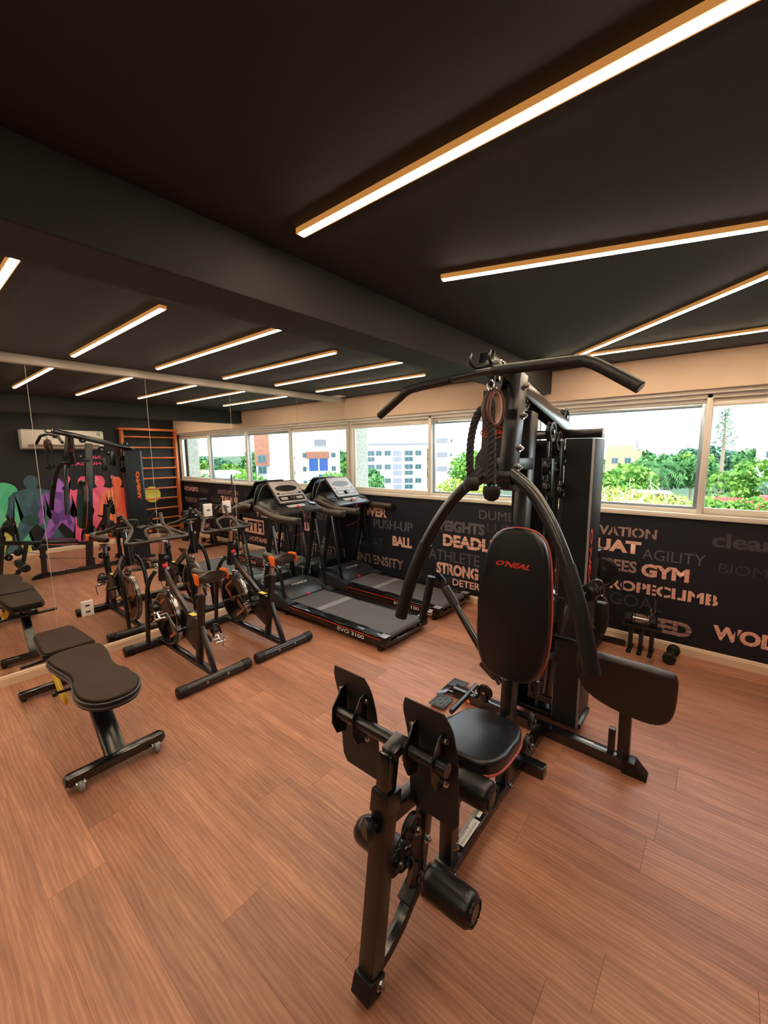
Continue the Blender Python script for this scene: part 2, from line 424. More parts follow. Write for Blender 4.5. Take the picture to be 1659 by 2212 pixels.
# outlets
def outlet(loc, nx, label, two=True):
    o = thing('power_outlet', label, 'outlet', loc)
    MB().box((.007*nx, 0, 0), (.014, .078, .118), bev=.005, seg=3).build('cover_plate', WHITEPL, o)
    for dz in ((.024, -.024) if two else (0,)):
        MB().box((.0145*nx, 0, dz), (.002, .03, .012), bev=.0008).build('socket', PLASTG, o)
    return o
outlet((.0, -2.89, .40), 1, 'white double outlet low on the mirror beside the near bike')
outlet((.0, -1.890, 1.045), 1, 'white outlet high on the mirror above the farther exercise bike, left one of two', False)
outlet((.0, -1.70, 1.055), 1, 'white outlet high on the mirror above the farther exercise bike, right one of two', False)

# lettering on the window wall
SAL = mat('salmon wall lettering', (226, 176, 160), .6)
SALD = mat('worn dusty pink wall lettering', (158, 126, 120), .65, var=.5, vscale=90)
SALW = mat('worn salmon wall lettering', (222, 168, 150), .65, var=.35, vscale=60)
GRY = mat('grey wall lettering', (88, 88, 94), .6)
GRYD = mat('dark grey wall lettering', (62, 62, 68), .6)
TX = dict(ux=(1, 0, 0), uy=(0, 0, 1))
def word(t_, x0, x1, z0, z1, m, bold=0, st=0, hs=0):
    tilt = 0
    d = {'SAL': 'salmon', 'SALD': 'worn dusty pink', 'SALW': 'worn salmon', 'GRY': 'grey', 'GRYD': 'dark grey'}
    nm = [k for k in d if globals()[k] is m][0]
    lettering('wall_lettering', t_, m, wb, (x0, 0, z0), (1, 0, 0), (0, 0, 1), x1-x0, z1-z0, bold, .0012, d[nm]+' lettering reading '+t_, st, hs)
word('POWER', .05, .60, .785, .905, SAL, .05, .012)
word('PUSH-UP', .387, .976, .650, .765, GRY, .02, .012)
word('SQUAT', .10, .537, .401, .526, GRYD, .0)
word('BALL', .683, .967, .465, .584, SAL, .05)
word('INTENSITY', .12, .848, .19, .305, SALD, .02, 0, .012)
word('DUMBBELL', 1.797, 2.45, .890, .980, GRY, .0)
word('WEIGHTS', 1.24, 1.862, .722, .840, GRY, .05)
word('LUNGES', 1.89, 2.45, .768, .860, GRYD, -.012)
word('DEADLIFT', 1.379, 2.15, .559, .690, SAL, .05, 0, .012)
word('ATHLETE', 1.20, 1.815, .392, .510, GRY, 0)
word('STRONG', 1.301, 1.804, .245, .372, SALW, .05, .010)
word('PULL UP', 1.073, 1.50, .126, .220, GRYD, -.012)
word('DETERMINATION', 1.505, 2.36, .140, .218, SAL, .02)
word('MOTIVATION', 2.633, 3.300, .866, .945, SALD, .03, .012)
word('SQUAT', 2.66, 3.203, .715, .836, SAL, .05)
word('AGILITY', 3.214, 3.611, .704, .789, GRY, .0)
word('BURPEES', 2.74, 3.184, .575, .672, SALD, .03)
word('GYM', 3.215, 3.525, .563, .668, SALW, .05)
word('ROPECLIMB', 3.000, 3.707, .419, .506, SAL, .035, .012)
word('GOAL', 3.008, 3.380, .291, .395, GRYD, 0)
word('NO-LIMIT', 2.188, 2.60, .555, .633, GRYD, -.01)
word('SPEED', 3.121, 3.572, .132, .250, SALD, .05, 0, .012)
word('clean', 3.636, 3.985, .858, .965, GRYD, .03)
word('STRENGTH', 4.03, 4.581, .862, .945, SAL, .03)
word('FLEXIBILITY', 4.10, 4.620, .648, .735, SALD, .02)
word('BIOMECHANICS', 3.691, 4.50, .676, .744, GRYD, -.015)
word('WOD', 3.693, 4.06, .175, .283, SALW, .05, .012)
word('FOCUS', 2.267, 2.568, .115, .215, GRY, 0)
word('CO', 2.617, 2.83, .114, .235, SAL, .05)
MB().box((2.447, -.0008, .39), (1.02, .0016, .235)).build('lettering_block', SAL, wb, 'salmon block behind the word FITNESS', smooth=False)
lettering('wall_lettering', 'FITNESS', NAVY, wb, (1.96, 0, .30), (1, 0, 0), (0, 0, 1), .97, .18, .03, .003, 'dark lettering reading FITNESS')

# ------------------------------------------------------------ mural wall (right)
def paintmat(name, rgb, rgb2):
    m = bpy.data.materials.new(name); m.use_nodes = True; t = m.node_tree; b = t.nodes['Principled BSDF']
    g = t.nodes.new('ShaderNodeNewGeometry'); v = t.nodes.new('ShaderNodeTexVoronoi'); v.inputs['Scale'].default_value = 7
    mp = t.nodes.new('ShaderNodeMapping'); mp.inputs['Rotation'].default_value = (.6, 0, 0); mp.inputs['Scale'].default_value = (1, 1.6, .8)
    t.links.new(g.outputs['Position'], mp.inputs[0]); t.links.new(mp.outputs[0], v.inputs['Vector'])
    s = t.nodes.new('ShaderNodeSeparateColor'); t.links.new(v.outputs['Color'], s.inputs[0])
    r = t.nodes.new('ShaderNodeValToRGB'); r.color_ramp.elements[0].color = lin(rgb); r.color_ramp.elements[1].color = lin(rgb2)
    t.links.new(s.outputs[0], r.inputs[0]); t.links.new(r.outputs[0], b.inputs['Base Color']); b.inputs['Roughness'].default_value = .6
    return m
OFFS = [0]
def fig(name, label, m, polys, y0, z0, sc, mirror=1, wsc=1.0):
    """flat painted silhouette; polygons in body units (u right, v up, height 1)"""
    bm = bmesh.new(); OFFS[0] += 1; xo = WB-.0008-.0004*OFFS[0]
    for P in polys:
        vs = [bm.verts.new((xo, y0+mirror*u*sc*wsc, z0+v*sc)) for u, v in P]
        xo -= .00004
        try: bm.faces.new(vs)
        except Exception: pass
    bmesh.ops.triangulate(bm, faces=bm.faces)
    me = bpy.data.meshes.new(name); bm.to_mesh(me); bm.free(); me.materials.append(m)
    o = bpy.data.objects.new(name, me); COL.objects.link(o); o.parent = wr; o['label'] = label
    return o
def ell(cx, cy, rx, ry, n=20): return [(cx+rx*math.cos(k*2*PI/n), cy+ry*math.sin(k*2*PI/n)) for k in range(n)]
HEAD = ell(0, .90, .068, .088)
NECK = [(-.045, .76), (.045, .76), (.04, .86), (-.04, .86)]
TORSO = [(-.17, .78), (-.06, .815), (.06, .815), (.17, .78), (.19, .70), (.13, .58), (.11, .48), (.14, .38), (-.14, .38), (-.11, .48), (-.13, .58), (-.19, .70)]
def arm(s): return [(s*.17, .78), (s*.225, .72), (s*.24, .60), (s*.27, .48), (s*.255, .36), (s*.20, .36), (s*.205, .47), (s*.17, .60)]
def armup(s): return [(s*.12, .78), (s*.19, .70), (s*.25, .80), (s*.24, .93), (s*.17, 1.0), (s*.15, .96), (s*.19, .88), (s*.18, .83)]
def leg(s): return [(s*.0, .42), (s*.145, .42), (s*.16, .30), (s*.17, .16), (s*.19, .02), (s*.22, 0), (s*.11, 0), (s*.10, .16), (s*.05, .28)]
def legw(s): return [(s*.0, .42), (s*.145, .42), (s*.20, .28), (s*.27, .12), (s*.34, .0), (s*.23, 0), (s*.17, .12), (s*.08, .26), (0, .36)]
STAND = [HEAD, NECK, TORSO, arm(1), arm(-1), leg(1), leg(-1)]
WIDE = [HEAD, NECK, TORSO, arm(1), arm(-1), legw(1), legw(-1)]
FLEX = [HEAD, NECK, TORSO, armup(1), armup(-1), leg(1), leg(-1)]
CROUCH = [ell(0, .82, .1, .12), [(-.22, .70), (.22, .70), (.26, .45), (.15, .3), (-.15, .3), (-.26, .45)], [(-.1, .35), (-.3, .3), (-.34, .05), (-.2, .02), (-.15, .2)], [(.1, .35), (.3, .3), (.34, .05), (.2, .02), (.15, .2)]]
fig('painted_figure', 'mint green painted athlete silhouette', paintmat('mint paint', (70, 190, 140), (110, 215, 170)), [ell(.0, .84, .12, .13)]+STAND[1:], -2.66, .15, 1.05, wsc=1.35)
fig('painted_figure', 'lime yellow painted crouching silhouette', paintmat('lime paint', (196, 206, 96), (225, 228, 130)), CROUCH, -2.62, .02, .70, wsc=.9)
fig('painted_figure', 'slate teal painted broad athlete silhouette', paintmat('slate paint', (52, 84, 98), (74, 116, 126)), WIDE, -2.32, .06, 1.22, wsc=1.05)
fig('painted_figure', 'purple painted athlete silhouette', paintmat('purple paint', (92, 52, 128), (176, 112, 206)), WIDE, -1.99, .06, 1.16, wsc=.95)
fig('painted_figure', 'hot pink painted silhouette with raised arms', paintmat('pink paint', (232, 66, 118), (250, 112, 150)), FLEX, -1.64, .05, 1.18, wsc=.95)
fig('painted_figure', 'rose painted athlete silhouette', paintmat('rose paint', (226, 70, 110), (246, 120, 140)), FLEX, -1.40, .05, 1.18, wsc=.95)
fig('painted_figure', 'coral orange painted athlete silhouette', paintmat('coral paint', (236, 84, 74), (246, 150, 86)), STAND, -1.14, .05, 1.15, wsc=1.0)
fig('painted_plate', 'painted yellow barbell plate', paintmat('yellow paint', (206, 190, 70), (232, 216, 98)), [ell(0, 0, .15, .15, 28)], -.57, .82, 1)
fig('painted_plate', 'painted slate dumbbell disc', MATS.get('x') or paintmat('slate disc paint', (30, 66, 66), (48, 90, 88)), [ell(0, 0, .11, .09, 24)], -2.38, .56, 1)
lettering('wall_lettering', 'NO PAIN', mat('pink wall lettering', (236, 70, 124), .6), wr, (WB, -1.35, 1.50), (0, -1, 0), (0, 0, 1), .48, .06, .03, .002, 'pink lettering on the mural, cut off by the machine')
lettering('wall_lettering', 'NO GAIN', MATS['pink wall lettering'], wr, (WB, -1.35, 1.40), (0, -1, 0), (0, 0, 1), .48, .05, .02, .002, 'smaller pink lettering on the mural')

# air conditioner
ac = thing('air_conditioner', 'cream white split air conditioner high on the mural wall', 'air conditioner', (WB, -1.87, 1.66))
acm = MB((WB, -1.87, 1.66))
acm.prism([(0, 0), (-.17, .02), (-.215, .10), (-.22, .27), (-.19, .30), (0, .30)], (WB, -2.40, 1.66), (1, 0, 0), (0, 0, 1), (0, 1, 0), 1.06, bev=.008)
acm.build('housing', WHITEPL, ac)
MB((WB, -1.87, 1.66)).box((WB-.196, -1.87, 1.718), (.045, .92, .012), rot=(0, math.radians(55), 0)).build('air_flap', mat('mid grey plastic', (150, 144, 134), .5), ac)  # flap is greyer than the white housing
MB((WB, -1.87, 1.66)).box((WB-.222, -1.41, 1.91), (.003, .05, .05)).build('badge', SILVERP, ac)

# wall bars
wbar = thing('wall_bars', 'varnished orange wooden wall bars beside the window corner', 'gym ladder', (WB, -.56, 0))
OWOOD = mat('varnished orange wood', (196, 106, 52), .35, 0, .1, 50, var=.15, vscale=8)
o = (WB, -.56, 0)
for yy in (-1.02, -.10):
    MB(o).box((WB-.06, yy, 1.0), (.10, .045, 2.0), bev=.004).build('upright_post', OWOOD, wbar)
MB(o).box((WB-.09, -.56, 2.02), (.14, 1.04, .04), bev=.004).build('top_board', OWOOD, wbar)
for k in range(10):
    z = .17+k*.1908
    MB(o).cyl((WB-.075, -1.0, z), (WB-.075, -.12, z), .016, 14).build('rung', OWOOD, wbar)

# ------------------------------------------------------------ LED profiles
DIFF = mat('lit warm LED diffuser', (255, 214, 158), .5, emit=1)
DIFF.node_tree.nodes['Principled BSDF'].inputs['Emission Color'].default_value = (1, .79, .56, 1)
DIFF.node_tree.nodes['Principled BSDF'].inputs['Emission Strength'].default_value = LED_STRENGTH
HOUS = mat('champagne profile with added glow', (96, 70, 46), .4, .3)
HOUS.node_tree.nodes['Principled BSDF'].inputs['Emission Color'].default_value = (1, .42, .10, 1)  # orange emission put into the profile for golden edges; the metal is no lamp
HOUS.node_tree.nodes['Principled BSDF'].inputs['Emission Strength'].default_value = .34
def led(a, b, label, group):
    a = V(a+(0,)); b = V(b+(0,)); c = (a+b)/2; L = (b-a).length; rz = math.atan2((b-a).y, (b-a).x)
    o = thing('linear_ceiling_light', label, 'ceiling light', (c.x, c.y, ZC), rz, group)
    hb = MB().box((0, .0145, -.008), (L, .003, .016)).box((0, -.0145, -.008), (L, .003, .016)).box((0, 0, -.003), (L, .03, .006))
    hb.box((-L/2, 0, -.008), (.003, .032, .016)).box((L/2, 0, -.008), (.003, .032, .016))
    hb.build('housing', HOUS, o, smooth=False)
    MB().box((0, 0, -.012), (L-.006, .020, .014), bev=.003).build('diffuser', DIFF, o)
    return o
G1 = 'LED lines of the left ceiling bay'; G2 = 'LED lines of the right ceiling bay'
ords = ['nearest the window wall', 'second from the window wall', 'third from the window wall', 'fourth from the window wall', 'fifth from the window wall', 'cut by the left picture edge']
Ls = [(.25, 1.63, -.735), (.27, 1.805, -1.267), (.243, 1.637, -1.785), (.25, 1.808, -2.336), (.27, 1.657, -2.874), (.25, 1.826, -3.40), (.25, 1.65, -3.94), (.25, 1.82, -4.48), (.25, 1.65, -5.02)]  # last three are unseen, added to continue the row and light the near floor
for i, (a, b_, yy) in enumerate(Ls):
    led((a, yy), (b_, yy), 'warm LED line in left bay, '+(ords[i] if i < 6 else ['', '', '', '', '', '', 'first unseen one added behind the viewpoint', 'second unseen one added behind the viewpoint', 'last unseen one added at the room end'][i]), G1)
led((2.608, -.565), (4.45, -.565), 'warm LED line running along the window wall in the right bay', G2)
dx = (3.737-2.78); dy = (-1.524+.561)
led((2.80, -.59), (2.78+dx*1.45, -.561+dy*1.45), 'slanted warm LED line crossing toward the window wall line', G2)
dx = (3.712-2.776); dy = (-1.999+2.314)
led((2.776, -2.314), (2.776+dx*1.7, -2.314+dy*1.7), 'gently slanted warm LED line above the gym tower', G2)
led((2.624, -2.875), (4.40, -2.875), 'longest looking warm LED line, nearest overhead in the right bay', G2)
led((2.7, -4.6), (4.3, -4.2), 'slanted warm LED line added unseen behind the viewpoint', G2)  # this and the next line are unseen, added for light from behind
led((2.7, -5.3), (4.3, -5.3), 'straight warm LED line added unseen at the room end', G2)
tag(MB((.10, -.28, ZC)).box((.10, -.28, ZC-.004), (.14, .14, .008), bev=.002).build('ceiling_plate', WHITEPL), 'small white square plate on the ceiling at the mirror corner', 'ceiling plate')

# ------------------------------------------------------------ multi gym
GO = (3.0, -2.0, 0.0)
gym = thing('multi_gym', 'black multi-station home gym tower with backrest and leg press plates in the room centre', 'gym machine', GO)
def G(): return MB(GO)
X = 3.0
G().bar((X, -2.62, .03), (X, -1.60, .03), .052, .05).build('base_beam', METALG, gym)
G().prism([(-2.60, 0), (-2.60, .056), (-2.66, .056), (-2.72, .018), (-2.72, 0)], (X-.034, 0, 0), (0, 1, 0), (0, 0, 1), (1, 0, 0), .068, bev=.003).build('foot_cap', PLAST, gym)
G().bar((X-.03, -1.905, .03), (X+.125, -1.905, .03), .055, .055).build('side_foot', METALG, gym)
G().bar((2.44, -1.57, .032), (3.44, -1.60, .032), .055, .06).build('cross_beam', METALG, gym)
G().prism([(3.40, 0), (3.40, .068), (3.452, .068), (3.505, .012), (3.505, 0)], (0, -1.64, 0), (1, 0, 0), (0, 0, 1), (0, 1, 0), .07, bev=.003).build('foot_cap', PLAST, gym)
# foot plate with tread pattern
def tread(cx, cy, sx, sy, z, nm='foot_plate'):
    mb = G(); mb.box((cx, cy, z), (sx, sy, .006), bev=.0015)
    n1, n2 = int(sx/.022), int(sy/.022)
    for i in range(n1):
        for j in range(n2):
            x = cx-sx/2+(i+.5)*sx/n1; y = cy-sy/2+(j+.5)*sy/n2
            mb.box((x, y, z+.004), (.017, .0045, .003), rot=(0, 0, math.radians(45 if (i+j) % 2 else -45)))
    return mb.build(nm, mat('dark tread plate', (70, 72, 74), .45, .2), gym)
tread(2.425, -1.71, .105, .13, .020); tread(2.41, -1.475, .11, .10, .020)
G().box((2.375, -1.59, .016), (.04, .14, .006), bev=.001).bar((2.40, -1.59, .02), (2.52, -1.575, .03), .03, .02).build('foot_plate_bracket', METALG, gym)
# stickers on beams
MBs = G().box((X+.004, -2.44, .0552), (.030, .14, .0008)); MBs.build('sticker', WHITEP, gym, 'white label sticker with small printed lines', smooth=False)
lettering('sticker_text', 'ESTACAO DE', mat('print black', (30, 30, 30), .6), gym, (X-.004, -2.505, .0557), (0, 1, 0), (-1, 0, 0), .085, .010, 0, .0003, plorigin=GO)
lettering('sticker_text', 'MUSCULACAO SP-001', MATS['print black'], gym, (X+.012, -2.505, .0557), (0, 1, 0), (-1, 0, 0), .12, .009, 0, .0003, plorigin=GO)
G().box((X, -2.29, .0552), (.014, .13, .0008)).build('sticker', WHITEP, gym, 'narrow white sticker', smooth=False)
G().box((3.235, -1.594, .0625), (.06, .014, .0008)).build('sticker', WHITEP, gym, 'small white sticker on the cross beam', smooth=False)
# front post, seat frame, mast
G().bar((X, -2.59, .055), (X, -2.58, .395), .052, .055, up=(0, 1, 0)).build('seat_post', METAL, gym)
G().box((X, -2.588, .062), (.075, .08, .012), bev=.002).build('post_bracket', METAL, gym)
G().bar((X, -2.93, .515), (X, -2.06, .365), .046, .05).build('seat_frame', METAL, gym)
G().bar((X, -2.100, .055), (X, -1.957, 1.72), .052, .078, up=(0, 1, 0)).build('mast', METAL, gym)
G().box((X, -2.08, .11), (.06, .085, .11), bev=.003).build('mast_sleeve', METAL, gym)
G().bar((X+.024, -2.228, 1.405), (X+.024, -2.150, 1.85), .052, .074, up=(0, 1, 0)).build('front_upright', METAL, gym)
G().bar((X, -2.21, 1.505), (X, -1.965, 1.50), .06, .05).build('link_beam', METAL, gym)
G().bar((X-.020, -2.34, 1.878), (X+.012, -1.46, 1.658), .060, .064).build('top_beam', METALG, gym)
G().bar((2.82, -1.475, 1.64), (3.19, -1.475, 1.64), .055, .045).build('rear_cross_beam', METALG, gym)
G().box((3.192, -1.475, 1.64), (.004, .056, .046), bev=.001).build('end_cap', SILVERP, gym)
# bar hook on top
hk = G()
for s in (-1, 1):
    hk.curve([(X+.036*s-.012, -2.33, 1.856), (X+.036*s-.012, -2.375, 1.850), (X+.036*s-.012, -2.40, 1.858), (X+.036*s-.012, -2.408, 1.876), (X+.036*s-.012, -2.402, 1.893)], .006, 8)
hk.box((X-.012, -2.335, 1.858), (.088, .03, .022), bev=.004)
hk.build('bar_hook', METAL, gym)
# black shroud plate with oval badge
G().prism([(-.118, .36), (-.010, .36), (-.010, .0), (-.145, .0), (-.145, .03), (-.142, .09), (-.118, .13)], (X+.0, -2.175, 1.44), (1, 0, 0), (0, .04, 1), (0, 1, 0), .02, bev=.004).build('shroud_plate', mat('black composite panel', (26, 25, 25), .5), gym)
bd = G(); rr_ = []
bd.tube([(X-.058+.058*math.cos(k*2*PI/36), -2.178+.0, 1.63+.022*math.sin(k*2*PI/36)) for k in range(36)], .0022, 6, close=True)
bd.build('oval_badge', REDPRINT, gym, 'red oval outline badge')
lettering('badge_text', "O'NEAL", REDPRINT, gym, (X-.102, -2.177, 1.621), (1, 0, 0), (0, .04, 1), .088, .019, .03, .002, 'red badge lettering', slant=.4, plorigin=GO)
# bolts
bb = [((X+.050, -2.150, 1.80), 1), ((X+.050, -2.155, 1.69), 1), ((X+.050, -2.180, 1.565), 1), ((X+.050, -2.190, 1.492), 1), ((X+.012, -2.29, 1.868), 1), ((X+.020, -2.08, 1.815), 1),
      ((X+.025, -1.60+.3-.3, 1.60), 0), ((X+.025, -2.588, .13), 1), ((X+.025, -2.585, .30), 1), ((X+.026, -2.54, .40), 1), ((X+.025, -2.09, .30), 1), ((X+.026, -2.60, .03), 1), ((X+.026, -2.09, .03), 1)]
for c_, k in bb:
    if k: bolt(G(), c_, (1, 0, 0)).build('bolt', STEEL, gym)
for x_ in (2.80, 2.93, 3.08, 3.14):
    bolt(G(), (x_, -1.603, .032), (0, -1, 0), .008, .008).build('bolt', STEEL, gym)
bolt(G(), (X-.01, -2.128, .30), (0, -1, 0), .012, .006).build('bolt', STEEL, gym)
bolt(G(), (X+.0, -2.122, .57), (0, -1, 0), .010, .006).build('bolt', STEEL, gym)
# backrest
def backshape():
    P = []
    pts = [(.0, .0), (.07, .003), (.115, .03), (.145, .09), (.157, .18), (.158, .28), (.150, .40), (.138, .52), (.118, .60), (.085, .64), (.04, .655), (0, .658)]
    for u, v in pts: P.append((u, v))
    for u, v in pts[-2:0:-1]: P.append((-u, v))
    return chaikin(P, 1)
up_ = V((0, .105, 1)).normalized(); nb = V((0, -1, .105)).normalized()
cb = V((X+.018, -2.095, .572))
G().prism([(u*.995, v) for u, v in backshape()], cb, (1, 0, 0), up_, nb, .066, bev=.018, seg=4).build('backrest', LEATHER, gym, ang=60)
G().tube([cb+V((1, 0, 0))*u*1.003+up_*v+nb*.022 for u, v in backshape()], .0045, 8, close=True).build('backrest_piping', PINKTRIM, gym, 'salmon piping')
lettering('backrest_logo', "O'NEAL", REDPRINT, gym, cb+V((-.082, 0, 0))+up_*.490+nb*.066, (1, 0, 0), up_, .15, .024, .035, .0012, "red O'NEAL lettering", slant=.45, plorigin=GO)
G().bar(cb+V((-.018, .0, 0))+up_*.10, cb+V((-.018, .0, 0))+up_*.54, .05, .02, up=(0, 1, 0)).build('backrest_mount', METAL, gym)
# seat
sp = []
for k in range(40):
    a = k*2*PI/40; e = 2.0/3.4
    cx = math.copysign(abs(math.cos(a))**e, math.cos(a)); sy = math.copysign(abs(math.sin(a))**e, math.sin(a))
    wf_ = 1.0-.10*(sy+1)/2
    sp.append((cx*.148*wf_, sy*.19))
su = V((0, 1, -.14)).normalized(); sn = V((0, .14, 1)).normalized()
cs = V((X+.012, -2.395, .412))
G().prism(sp, cs, (1, 0, 0), su, sn, .058, bev=.017, seg=4).build('seat', LEATHER, gym, ang=60)
G().tube([cs+V((1, 0, 0))*u*1.004+su*v*1.004+sn*.010 for u, v in sp], .0045, 8, close=True).build('seat_piping', PINKTRIM, gym, 'salmon piping')
# leg press column
G().bar((X, -3.03, .02), (X, -2.945, .60), .055, .055, up=(0, 1, 0)).build('press_column', METAL, gym)
G().bar((X, -2.955, .56), (X, -2.930, .705), .044, .044, up=(0, 1, 0)).build('inner_tube', METALG, gym)
G().bar((X, -2.955, .535), (X, -2.943, .60), .064, .064, up=(0, 1, 0)).build('tube_sleeve', METAL, gym)
G().bar((X, -3.045, .012), (X, -3.027, .065), .066, .068, up=(0, 1, 0)).build('column_foot', RUBBER, gym)
G().tube([(X, -3.02+.0, .055), (X, -2.96, .062), (X, -2.89, .085), (X, -2.835, .125), (X, -2.80, .18), (X, -2.79, .24)], .024, 8).build('curved_brace', METALG, gym)
bolt(G(), (X+.03, -3.02, .04), (1, 0, 0), .012).build('bolt', STEEL, gym)
G().lathe([(0, 0), (.009, 0), (.009, .02), (.024, .024), (.028, .034), (.028, .044), (.022, .05), (0, .05)], (X-.0, -2.975, .505), (-.45, -1, .1), 20).build('adjust_knob', PLAST, gym)
G().bar((X, -2.935, .700), (X, -2.865, .712), .05, .03).build('crossbar_saddle', METAL, gym)
CBZ, CBY = .703, -2.885
G().cyl((2.745, CBY, CBZ), (3.165, CBY, CBZ), .020, 20).build('crossbar', METAL, gym)
def fplate(cx, zoff=0):
    me = bmesh.new(); W2 = .085; prof = []
    # bent profile: lower flat part, upper part curving away from the seat
    N = 14; H0, H1 = -.235, .14
    grid = []
    for j in range(N+1):
        v = H0+(H1-H0)*j/N
        yb = .045-.10*max(0, v)**1.3*3.2 - .10*v*(v < 0)*.6
        row = []
        for i in range(9):
            u = -W2+2*W2*i/8
            wid = 1.0
            if v < H0+.03: wid = .80+.20*((v-H0)/.03)**.5
            if v > H1-.05: wid = .78+.22*((H1-v)/.05)**.6
            row.append(V((cx+u*wid-.03*max(0, v)*3, CBY+yb, CBZ+v)))
        grid.append(row)
    mb = G(); b1 = []
    for row in grid: b1.append([[mb.bm.verts.new(p) for p in row], [mb.bm.verts.new(p+V((0, .0035, .001))) for p in row]])
    for j in range(N):
        for i in range(8):
            a, b_ = b1[j], b1[j+1]
            mb.bm.faces.new((a[0][i], a[0][i+1], b_[0][i+1], b_[0][i])); mb.bm.faces.new((a[1][i], b_[1][i], b_[1][i+1], a[1][i+1]))
        for i in (0, 8):
            mb.bm.faces.new((b1[j][0][i], b1[j+1][0][i], b1[j+1][1][i], b1[j][1][i]))
    for j in (0, N):
        for i in range(8): mb.bm.faces.new((b1[j][0][i], b1[j][0][i+1], b1[j][1][i+1], b1[j][1][i]))
    fp = mb.build('press_plate', mat('matt black press plate', (34, 35, 35), .55), gym, ang=50)
    for s in (-1, 1):
        x = cx+s*.045
        br = G(); br.prism([(-.05, .085), (-.012, .072), (.026, .02), (.03, -.03), (.01, -.075), (-.032, -.088), (-.038, -.06), (-.04, .06)], (x-.003, CBY, CBZ), (0, -1, 0), (0, 0, 1), (1, 0, 0), .006, bev=.0015)
        br.build('plate_bracket', METAL, fp)
        for zz in (.06, -.07):
            bolt(G(), (x+s*.012, CBY+.028, CBZ+zz), (0, -1, 0), .008, .006).build('bolt', STEEL, fp)
    return fp
fplate(2.790); fplate(3.085)
# rollers
def roller(x0, x1, y, z, nm='foam_roller', r=.052):
    mb = G(); L = x1-x0
    mb.lathe([(0, 0), (.018, 0), (.018, .004), (.030, .0), (r*.86, .004), (r*.97, .012), (r, .03), (r, L-.03), (r*.97, L-.012), (r*.86, L-.004), (.030, L), (.018, L-.004), (.018, L), (0, L)], (x0, y, z), (1, 0, 0), 32)
    o = mb.build(nm, LEATHER, gym, ang=50)
    for xx, s in ((x0, -1), (x1, 1)):
        f = G()
        for k in range(14):
            a = k*2*PI/14; p = V((xx-s*.002, y+.036*math.cos(a), z+.036*math.sin(a)))
            f.box(p, (.014, .006, .016), rot=(a, 0, 0), bev=.002, seg=1)
        f.cyl((xx-s*.004, y, z), (xx+s*.003, y, z), .026, 18)
        f.build('roller_gathers', LEATHER, o)
    return o
roller(3.035, 3.168, -2.60, .415, r=.050); roller(2.825, 2.958, -2.60, .415, r=.050)
roller(3.045, 3.212, -2.80, .208, r=.050); roller(2.76, 2.955, -2.80, .208, r=.050)
G().cyl((2.83, -2.60, .415), (3.163, -2.60, .415), .013, 14).build('roller_axle', METAL, gym)
G().cyl((2.77, -2.80, .208), (3.205, -2.80, .208), .013, 14).build('roller_axle', METAL, gym)
G().bar((X, -2.725, .49), (X, -2.80, .17), .045, .042, up=(0, 1, 0)).build('leg_lever', METAL, gym)
G().bar((X, -2.80, .16), (X, -2.86, .13), .05, .04).build('lever_stop', RUBBER, gym)
for y_, z_ in ((-2.735, .465), (-2.77, .31)): bolt(G(), (X+.023, y_, z_), (1, 0, 0)).build('bolt', STEEL, gym)
# pulleys
def pulley(c, axis, r=.045, w=.022, nm='pulley', brk=None):
    c = V(c); a = V(axis).normalized()
    mb = G(); mb.lathe([(r*.30, -w/2), (r*.34, -w*.3), (r*.68, -w*.25), (r*.78, -w/2), (r, -w/2), (r*.86, 0), (r, w/2), (r*.78, w/2), (r*.68, w*.25), (r*.34, w*.3), (r*.30, w/2)], c, a, 32)
    z = a; aa = V((0, 0, 1)) if abs(z.z) < .9 else V((1, 0, 0)); x = z.cross(aa).normalized(); y = z.cross(x)
    o = mb.build(nm, PLAST, gym)
    h = G()
    h.cyl(c-a*w*.7, c+a*w*.7, r*.22, 12); h.build('bearing_hub', STEEL, o)
    return o
pulley((X+.0, -2.30, 1.815), (1, 0, 0), .036); pulley((X, -2.02, 1.765), (1, 0, 0), .04)
pulley((X+.01, -1.49, 1.725), (1, 0, 0), .046)
pulley((X+.05, -1.72, 1.60), (1, 0, 0), .045); pulley((X-.03, -2.07, 1.55), (1, 0, 0), .05)
pulley((X+.045, -1.80, 1.64), (1, 0, 0), .045)
fb = G()
fb.box((X+.02, -1.68, 1.51), (.006, .05, .20), bev=.002).box((X+.06, -1.68, 1.51), (.006, .05, .20), bev=.002).build('floating_pulley_bracket', METAL, gym)
pulley((X+.04, -1.68, 1.57), (1, 0, 0), .042); pulley((X+.04, -1.68, 1.46), (1, 0, 0), .042)
G().box((X+.015, -1.79, 1.43), (.006, .04, .18), bev=.002).box((X+.055, -1.79, 1.43), (.006, .04, .18), bev=.002).build('floating_pulley_bracket', METAL, gym)
pulley((X+.035, -1.79, 1.48), (1, 0, 0), .04); pulley((X+.035, -1.79, 1.38), (1, 0, 0), .04)
pulley((X+.03, -1.56, 1.52), (1, 0, 0), .04); pulley((X+.03, -1.56, 1.35), (1, 0, 0), .04)
pulley((X, -2.82, .375), (1, 0, 0), .043); pulley((X+.0, -2.91, .33), (1, 0, 0), .04); pulley((X+.01, -2.58, .275), (1, 0, 0), .038)
pulley((X+.045, -1.93, .155), (1, 0, 0), .045); pulley((X+.04, -1.86, .24), (1, 0, 0), .04)
pulley((2.66, -1.60, .115), (0, 1, 0), .047)
for y_, z_ in ((-2.82, .375), (-2.91, .33), (-1.93, .155), (-1.72, 1.60)): bolt(G(), (X+.02+(.045 if y_ > -2 else 0), y_, z_), (1, 0, 0), .010, .010).build('bolt', STEEL, gym)
